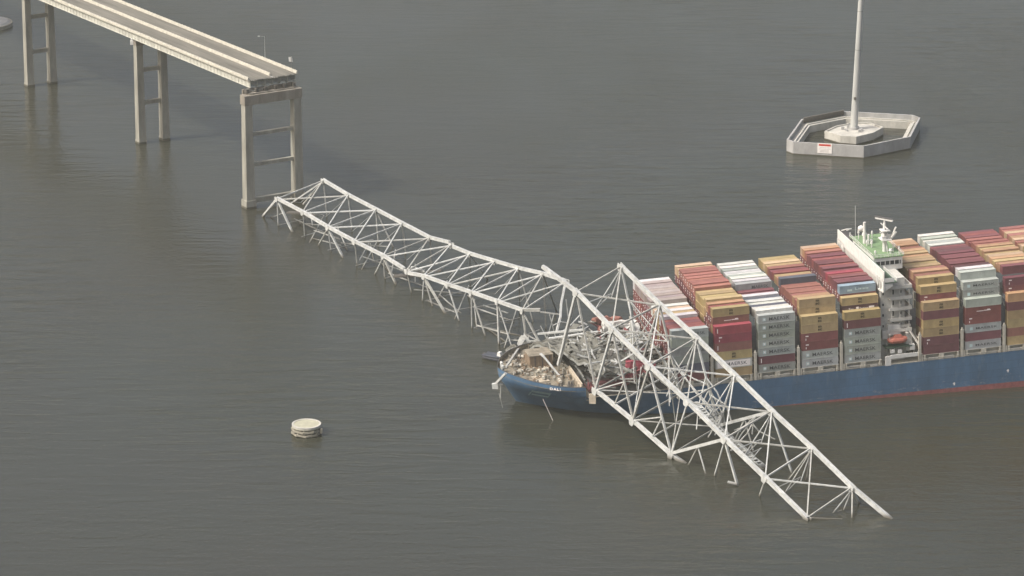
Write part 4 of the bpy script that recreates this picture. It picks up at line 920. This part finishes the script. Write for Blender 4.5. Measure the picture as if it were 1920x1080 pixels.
cr = [(-37.5, 47.0, .5, 'r', 'crushed dull red container upright at the far edge, lowest of its stack'), (-37.6, 46.6, 3.2, 'r', 'crushed red container in the middle of the far edge stack'), (-38, 46.9, 5.8, 'b', 'crushed red brown container capping the far edge stack'),
      (-37, 43.2, .5, 'm', 'crushed maroon container next to the far edge stack, at its foot'), (-37, 43, 3.1, 'b', 'crushed red brown container lying second up near the far edge'), (-36.4, 40, 6.2, 'w', 'crushed white container on top of the wreck near the far rail'),
      (-36, 37, 2.5, 'g', 'crushed grey container below the white one near the far rail'), (-35.5, 33, 4.0, 'g', 'crushed grey container folded in the middle of the wreck'), (-36, 29, 2.0, 's', 'crushed slate container under the middle of the wreck'),
      (-35, 25, 4.4, 'g', 'crumpled pale grey container leaning on the forward upright bay'), (-37.5, 17.5, 4.2, 'm', 'crumpled maroon container amid the grey wreck, inboard of the crimson ones'), (-37.6, 2.6, 2.6, 'c', 'crimson crushed container behind the near truss diagonals, at the foot of the pile'),
      (-41.8, 2.8, 2.2, 'c', 'crimson crushed container farthest forward of the crimson ones by the gunwale'), (-38.6, 3.2, 5.0, 'c', 'torn crimson container perched above the other crimson wrecks'), (-35.2, 4.0, .2, 's', 'dark slate crushed container at the near rail below the truss'), (-47.5, 3.0, .0, 'm', 'flattened maroon container by the near gunwale'),
      (-33.5, 2.6, 2.2, 'g', 'grey crushed container jammed beside the forward upright bay'), (-47.5, 8, .3, 'p', 'pinkish flattened container near the cream breakwater plate')]
for i, (u, v, w, c, lab) in enumerate(cr):
    rz = yaw + random.uniform(-.28, .28); tilt = random.uniform(-.16, .16)
    crushed(sp(u, v, w), (random.uniform(-.15, .15), tilt, rz), c, (random.uniform(7, 11), 2.5, random.uniform(2.0, 2.7)), i + 1, lab, .55)
mb = MB(); o_ = sp(-55.6, -1.2, -3.4)
mb.hexa([o_ + V(-1.1, -.5, 0), o_ + V(1.0, -.7, 0), o_ + V(1.0, .2, 0), o_ + V(-1.1, .3, 0), o_ + V(-1.2, -.3, 3.0), o_ + V(1.0, -.4, 3.3), o_ + V(1.1, .4, 3.3), o_ + V(-1.2, .6, 3.0)])
r = empty('hanging_container_end', o_, 'torn pale container end hanging over the blue hull below the lower chord', 'debris')
mb.build('door_panel', M['tan'], r)
mb = MB()
for k in range(14):
    a = o_ + V(random.uniform(-1.6, .9), random.uniform(-.2, 1.2), random.uniform(3, 5.2)); mb.beam(a, a + V(random.uniform(-1.5, 1.5), random.uniform(-.8, .8), random.uniform(.6, 2.6)), random.uniform(.3, .8), .2)
mb.build('torn_frame', M['crush'], r)
# loose bent steel, too tangled to count
mb = MB(); rnd = random.Random(5)
def cloud(n, u0, u1, v0, v1, w0, w1, lmin, lmax, m, wmin=.18, wmax=.5, flat=1.0):
    for k in range(n):
        p = sp(rnd.uniform(u0, u1), rnd.uniform(v0, v1), rnd.uniform(w0, w1))
        t = rnd.choice((BD, BP_, BD * .8 + BP_ * .6, -BD * .5 + BP_, BD)); l = rnd.uniform(lmin, lmax)
        d = (t + V(rnd.uniform(-.5, .5), rnd.uniform(-.5, .5), rnd.uniform(-.45, .45))).normalized()
        w_ = rnd.uniform(wmin, wmax); q = p + d * l * .5; e = q + (d + V(rnd.uniform(-.5, .5), rnd.uniform(-.5, .5), rnd.uniform(-.5, .2))).normalized() * l * .5
        mb.beam(p, lerp(p, q, 1.03), w_, w_ * flat, m=m); mb.beam(q, e, w_, w_ * flat, m=m)
cloud(110, -57, -31, 1.5, 46, .5, 7.0, 4, 13, 0); cloud(70, -54, -31, 3, 46, .5, 7, 3, 9, 1); cloud(60, -50, -30, 1, 30, 0, 5, 2, 7, 2, .3, .9); cloud(16, -44, -31, 34, 47, 1, 7.5, 3, 7, 3, .3, .7); cloud(36, -55, -31, 2, 46, 1.5, 8, 3, 8, 2, 1.0, 2.6, .12); cloud(30, -50, -31, 2, 46, 1.5, 8, 3, 8, 4, .8, 2.2, .1); cloud(40, -54, -31, 2, 46, 1.0, 7, 3, 8, 1, .8, 2.4, .12)
cloud(110, -57, -31, 2, 46, 2, 8.5, 3, 10, 4, .2, .45); cloud(22, -48, -34, 1, 12, 1, 5, 2, 5, 3, .3, .7)
for k in range(26):                                                    # long stringers torn off the road deck
    p = sp(rnd.uniform(-57, -42), rnd.uniform(2, 34), rnd.uniform(2.0, 7.0)); d = (BP_ + BD * rnd.uniform(-.35, .35) + V(0, 0, rnd.uniform(-.12, .16))).normalized(); l = rnd.uniform(8, 17); b_ = V(0, 0, rnd.uniform(-.8, 1.0))
    for s0, s1 in ((0, .4), (.4, .75), (.75, 1)): mb.beam(p + d * l * s0 + b_ * math.sin(s0 * 5), p + d * l * (s1 + .01) + b_ * math.sin(s1 * 5), .45, .6, m=rnd.choice((0, 1, 1, 2, 4)))
w_ = lone(mb, 'tangled_wreckage', [M['steel_dull'], M['steel_dark'], M['slab'], M['crush'], M['steel']], sp(-42, 22, 0), 'tangle of bent steel and torn plate heaped on the foredeck', 'wreckage'); tag(w_, kind='stuff')
mb = MB(); mb.beam(sp(-66.2, 19.5, 6.5), sp(-62.5, 12.5, 1.4), .7, .25); mb.beam(sp(-67.0, 21, 7.2), sp(-66.2, 19.5, 6.5), .9, .3)
lone(mb, 'fallen_plate_strip', M['steel'], sp(-64, 15, 1), 'pale bent steel strip lying diagonally on the sandy foredeck', 'debris')
mb = MB(); mb.beam((8.5, 1148, 15.2), (24, 1142, 18.8), .7, .6); mb.beam((12, 1141, 16.0), (28, 1139, 19.0), 1.0, .4)
lone(mb, 'fallen_stringer', M['steel'], (16, 1143, 14), 'pair of pale steel stringers across the far rail of the foredeck', 'debris')
# piece of truss dangling off the bow tip
base = Vector((-4.2, 1114.5, 9)); r = empty('dangling_truss_piece', base, 'pale broken truss piece hanging off the very tip of the bow', 'debris')
mb = MB(); mb.beam((-2.0, 1113.4, 13.6), (-4.9, 1115.6, 9.6), .9, .7); mb.build('strut', M['steel'], r)
mb = MB(); mb.hexa([(-6.3, 1115.2, 7.6), (-4.4, 1115.0, 7.6), (-4.3, 1116.2, 7.8), (-6.2, 1116.4, 7.8), (-6.5, 1115.2, 9.2), (-4.6, 1115.0, 9.6), (-4.5, 1116.2, 9.6), (-6.4, 1116.4, 9.2)]); mb.build('gusset_plate', M['steel'], r)
mb = MB(); mb.beam((-4.6, 1115.6, 9.0), (-2.8, 1115.2, 9.3), .8, .5); mb.tube((-3.5, 1115.4, 9.2), (-3.6, 1115.4, 4.4), .32, n=8); mb.beam((-4.2, 1115.5, 6), (-3.0, 1115.4, 1.2), .18); mb.build('torn_bar', M['steel_dull'], r)

# ------------------------------------------------------------------ pylon dolphin with its pole
def off(poly, d):
    n = len(poly); out = []; c = Vector((sum(p[0] for p in poly) / n, sum(p[1] for p in poly) / n))
    for i in range(n):
        p0, p1, p2 = Vector(poly[i - 1]), Vector(poly[i]), Vector(poly[(i + 1) % n])
        a = (p1 - p0).normalized(); b = (p2 - p1).normalized(); na = Vector((a.y, -a.x)); nb_ = Vector((b.y, -b.x))
        if na.dot(p1 - c) < 0: na = -na
        if nb_.dot(p1 - c) < 0: nb_ = -nb_
        bis = (na + nb_).normalized(); out.append(tuple(p1 - bis * d / max(.4, bis.dot(na))))
    return out
hexo = [(109.9, 1422.2), (112.3, 1418.3), (139.85, 1412.2), (159.9, 1426.2), (166.9, 1455.2), (164.1, 1459.6), (136.2, 1465.5), (118.0, 1452.8)]
dol = empty('protective_dolphin', (138, 1439, 0), 'pale eight sided concrete ring island around the tall pole', 'dolphin')
mb = MB(); mb.ring(hexo, off(hexo, .7), -3, 5.1); mb.build('outer_wall', M['conc_grey'], dol)
i1 = off(hexo, .72); i2 = off(hexo, 3.9)
mb = MB(); mb.ring(i1, i2, -3, 3.0); mb.build('inner_ledge', M['conc_pale'], dol)
mb = MB(); mb.ring(off(hexo, 2.2), off(hexo, 2.9), 3.0, 3.55); mb.build('ledge_kerb', M['conc_pale'], dol)
mb = MB()
for t in range(9):
    a = lerp((*i2[6], 0), (*i2[7], 0), t / 9); b = lerp((*hexo[6], 0), (*hexo[7], 0), t / 9)
for t in range(22):
    c = lerp((*off(hexo, 1.0)[6], 5.15), (*off(hexo, 1.0)[7], 5.15), (t + .5) / 22); mb.box((c.x - .35, c.y - .35, 4.0), (c.x + .35, c.y + .35, 5.9))
a = lerp((*off(hexo, .9)[6], 0), (*off(hexo, .9)[7], 0), .02); b = lerp((*off(hexo, .9)[6], 0), (*off(hexo, .9)[7], 0), .98); mb.beam(a + V(0, 0, 4.6), b + V(0, 0, 4.6), .4, 2.0)
mb.build('dark_fender_wall', M['steel_dark'], dol)
mb = MB(); mb.ring(off(hexo, -.02), off(hexo, .3), -2, .35); mb.build('tide_band', M['algae'], dol)
pa = Vector((112.3, 1418.3, 0)); pb = Vector((139.85, 1412.2, 0)); dn = (pb - pa).normalized(); nn = Vector((dn.y, -dn.x, 0))
mb = MB(); c = pa + dn * 12.6 + nn * .06
def sgn(mb, x0, x1, z0, z1, o, m=0): mb.hexa([c + dn * x0 + nn * o + V(0, 0, z0), c + dn * x1 + nn * o + V(0, 0, z0), c + dn * x1 + V(0, 0, z0), c + dn * x0 + V(0, 0, z0), c + dn * x0 + nn * o + V(0, 0, z1), c + dn * x1 + nn * o + V(0, 0, z1), c + dn * x1 + V(0, 0, z1), c + dn * x0 + V(0, 0, z1)], m)
sgn(mb, -2.9, 2.9, 1.2, 5.3, .1)
sign = mb.build('warning_sign', M['signwhite'], dol)
mb = MB(); sgn(mb, -2.4, 2.4, 4.15, 4.95, .13); o = mb.build('red_band', M['signred'], dol); o.parent = sign; o.location = Vector((0, 0, 0)) - Vector((0, 0, 0))
mb = MB()
for z, l in ((3.4, 2.0), (2.8, 2.3), (2.2, 1.7), (1.7, 1.9)): sgn(mb, -l, l, z, z + .22, .125)
o = mb.build('faded_text', mat('faded_sign_grey', (.50, .47, .45), .6, .1), dol); o.parent = sign; o['kind'] = 'stuff'
ped = [(126.6, 1440.5), (132.4, 1433.6), (138.6, 1431.8), (146.0, 1438.0), (151.0, 1446.5), (146.2, 1453.5), (138.6, 1453.5), (131.5, 1448.0)]
mb = MB(); mb.prism(ped, -3, 3.0); mb.build('pedestal', M['conc_pale'], dol)
mb = MB(); mb.ring(off(ped, -.05), off(ped, .5), 2.6, 3.5); mb.build('pedestal_rim', M['conc_pale'], dol)
mb = MB(); mb.ring(off(ped, -.06), off(ped, .3), -2, .5); mb.build('pedestal_tide_band', M['algae'], dol)
mb = MB()
for k in range(7):
    x, y = 133 + random.uniform(-1, 10), 1440 + random.uniform(-2, 6); mb.box((x, y, 3.0), (x + random.uniform(.6, 2.0), y + random.uniform(.6, 1.6), 3.0 + random.uniform(.4, 1.6)))
mb.build('pedestal_fitting', M['conc_grey'], dol)['kind'] = 'stuff'
pl_ = empty('power_line_pole', (138.85, 1445.2, 3.0), 'tall slim grey steel pole rising from the ring island out of view', 'pole')
mb = MB(); mb.tube((138.85, 1445.2, 3.0), (140.2, 1445.2, 60), 1.55, 1.0, 18); mb.tube((140.2, 1445.2, 60), (141.1, 1445.2, 96), 1.0, .7, 18); mb.build('shaft', M['pole'], pl_)
mb = MB(); mb.tube((138.85, 1445.2, 3.0), (138.87, 1445.2, 4.1), 2.1, 2.0, 18); mb.build('base_collar', M['conc_grey'], pl_)
for z in (20, 36, 52):
    mb = MB(); x = 138.85 + 1.35 * (z - 3) / 57; mb.tube((x, 1445.2, z), (x + .01, 1445.2, z + .35), 1.55 - .5 * z / 57, n=18); mb.build('joint_ring', M['steel_dull'], pl_)
mb = MB(); mb.box((138.3, 1443.3, 15.8), (139.3, 1443.75, 16.8)); mb.build('small_plate', M['steel_dark'], pl_)

# ------------------------------------------------------------------ round mooring dolphin
cx, cy = -64.9, 1094.8
rd = empty('round_dolphin', (cx, cy, 0), 'small round concrete cap on timber fenders, alone in open water', 'dolphin')
def disc(mb, r, z0, z1, m=0, n=36, r1=None):
    r1 = r1 or r; mb.tube((cx, cy, z0), (cx, cy, z1), r, r1, n, m)
mb = MB(); disc(mb, 4.6, 2.4, 3.1); mb.build('concrete_cap', M['cap'], rd)
mb = MB(); o_p = [(cx + 4.62 * math.cos(t * math.pi / 18), cy + 4.62 * math.sin(t * math.pi / 18)) for t in range(36)]; i_p = [(cx + 4.0 * math.cos(t * math.pi / 18), cy + 4.0 * math.sin(t * math.pi / 18)) for t in range(36)]
mb.ring(o_p, i_p, 2.6, 3.28); mb.build('cap_rim', M['conc_pale'], rd)
mb = MB(); disc(mb, 4.2, -3, 2.35); mb.build('core', M['algae'], rd)
mb = MB()
for k in range(11): a = k * 2 * math.pi / 11; x, y = cx + 4.15 * math.cos(a), cy + 4.15 * math.sin(a); mb.tube((x, y, -3), (x, y, 2.2), .26, n=8)
mb.build('timber_piles', M['timber'], rd)
for z, r0, dz in ((1.65, 4.7, .6), (.55, 4.75, .55)):
    n = 9; rot = .35 if z > 1 else .55
    for k in range(n):
        if z > 1 and k == 2: continue
        a0, a1 = rot + k * 2 * math.pi / n, rot + (k + 1) * 2 * math.pi / n; dj = random.uniform(-.25, .25)
        mb = MB(); mb.beam((cx + r0 * math.cos(a0), cy + r0 * math.sin(a0), z + dj), (cx + r0 * math.cos(a1), cy + r0 * math.sin(a1), z - dj), .4, dz); mb.build('fender_wale', M['timber'], rd)
mb = MB()
for k in (8,): a = .35 + k * 2 * math.pi / 9; mb.box((cx + 5.1 * math.cos(a) - .35, cy + 5.1 * math.sin(a) - .35, .7), (cx + 5.1 * math.cos(a) + .35, cy + 5.1 * math.sin(a) + .35, 2.2))
mb.build('fender_block', M['timber'], rd)['kind'] = 'stuff'
# partly seen round dolphin at the frame's left edge
cx, cy = -239.5, 1633
rd2 = empty('round_dolphin', (cx, cy, 0), 'grey rubble topped round dolphin cut off by the left frame edge', 'dolphin')
mb = MB(); mb.tube((cx, cy, -3), (cx, cy, 1.6), 12.6, 12.2, 32); mb.build('timber_wall', M['timber'], rd2)
mb = MB(); mb.tube((cx, cy, 1.61), (cx, cy, 2.2), 11.2, 10.2, 32); mb.build('rubble_cap', M['conc_grey'], rd2)

# ------------------------------------------------------------------ small boat behind the bow
base = Vector((-5.4, 1166.5, 0)); bt = empty('patrol_boat', base, 'small dark navy boat with white console floating behind the ship bow', 'boat'); bt.rotation_euler = (0, 0, -.55); bt['_local'] = 1
mb = loft([(-4.4, (1.7, .95, .55)), (-3.6, (1.9, 1.0, .55)), (1.5, (1.9, 1.1, .6)), (3.2, (1.3, 1.0, .75)), (4.6, (.1, .4, 1.2))]); mb.poly([(-4.4, -1.2, .2), (-4.4, 1.2, .2), (-4.4, 1.2, 1.0), (-4.4, -1.2, 1.0)]); mb.build('boat_hull', M['navy'], bt)
mb = MB(); mb.prism([(-4.3, -1.7), (1.6, -1.75), (3.2, -1.1), (3.2, 1.1), (1.6, 1.75), (-4.3, 1.7)], 1.2, 1.35); mb.build('deck', M['navy'], bt)
mb = MB()
for s in (-1, 1): mb.tube((-4.4, s * 1.75, 1.3), (1.6, s * 1.8, 1.4), .3, n=8); mb.tube((1.6, s * 1.8, 1.4), (4.5, s * .15, 1.6), .3, .2, 8)
mb.build('rail_tube', M['navy'], bt)
mb = MB(); mb.hexa([(.8, -.9, 1.2), (2.5, -.9, 1.2), (2.5, .9, 1.2), (.8, .9, 1.2), (1.0, -.7, 2.9), (2.0, -.7, 2.9), (2.0, .7, 2.9), (1.0, .7, 2.9)]); mb.build('console', M['white'], bt)
mb = MB(); mb.box((3.0, -.45, 1.3), (3.8, .4, 2.2)); mb.build('bow_box', M['white'], bt)
mb = MB(); mb.box((-4.9, -.5, .3), (-4.3, .5, 1.5)); mb.build('outboard_motor', M['steel_dark'], bt)

# ------------------------------------------------------------------ hazy harbour air
def haze():
    m = bpy.data.materials.new('harbour_haze'); m.use_nodes = True; n = m.node_tree.nodes; l = m.node_tree.links; n.clear()
    pv = n.new('ShaderNodeVolumePrincipled'); pv.inputs['Color'].default_value = (.97, .97, .83, 1); pv.inputs['Density'].default_value = HAZE; pv.inputs['Anisotropy'].default_value = .2
    o = n.new('ShaderNodeOutputMaterial'); l.new(pv.outputs[0], o.inputs['Volume'])
    mb = MB(); mb.box((-2500, -400, -25), (2500, 3500, 408)); tag(mb.build('haze', m), kind='stuff')
HAZE = .000066
haze()
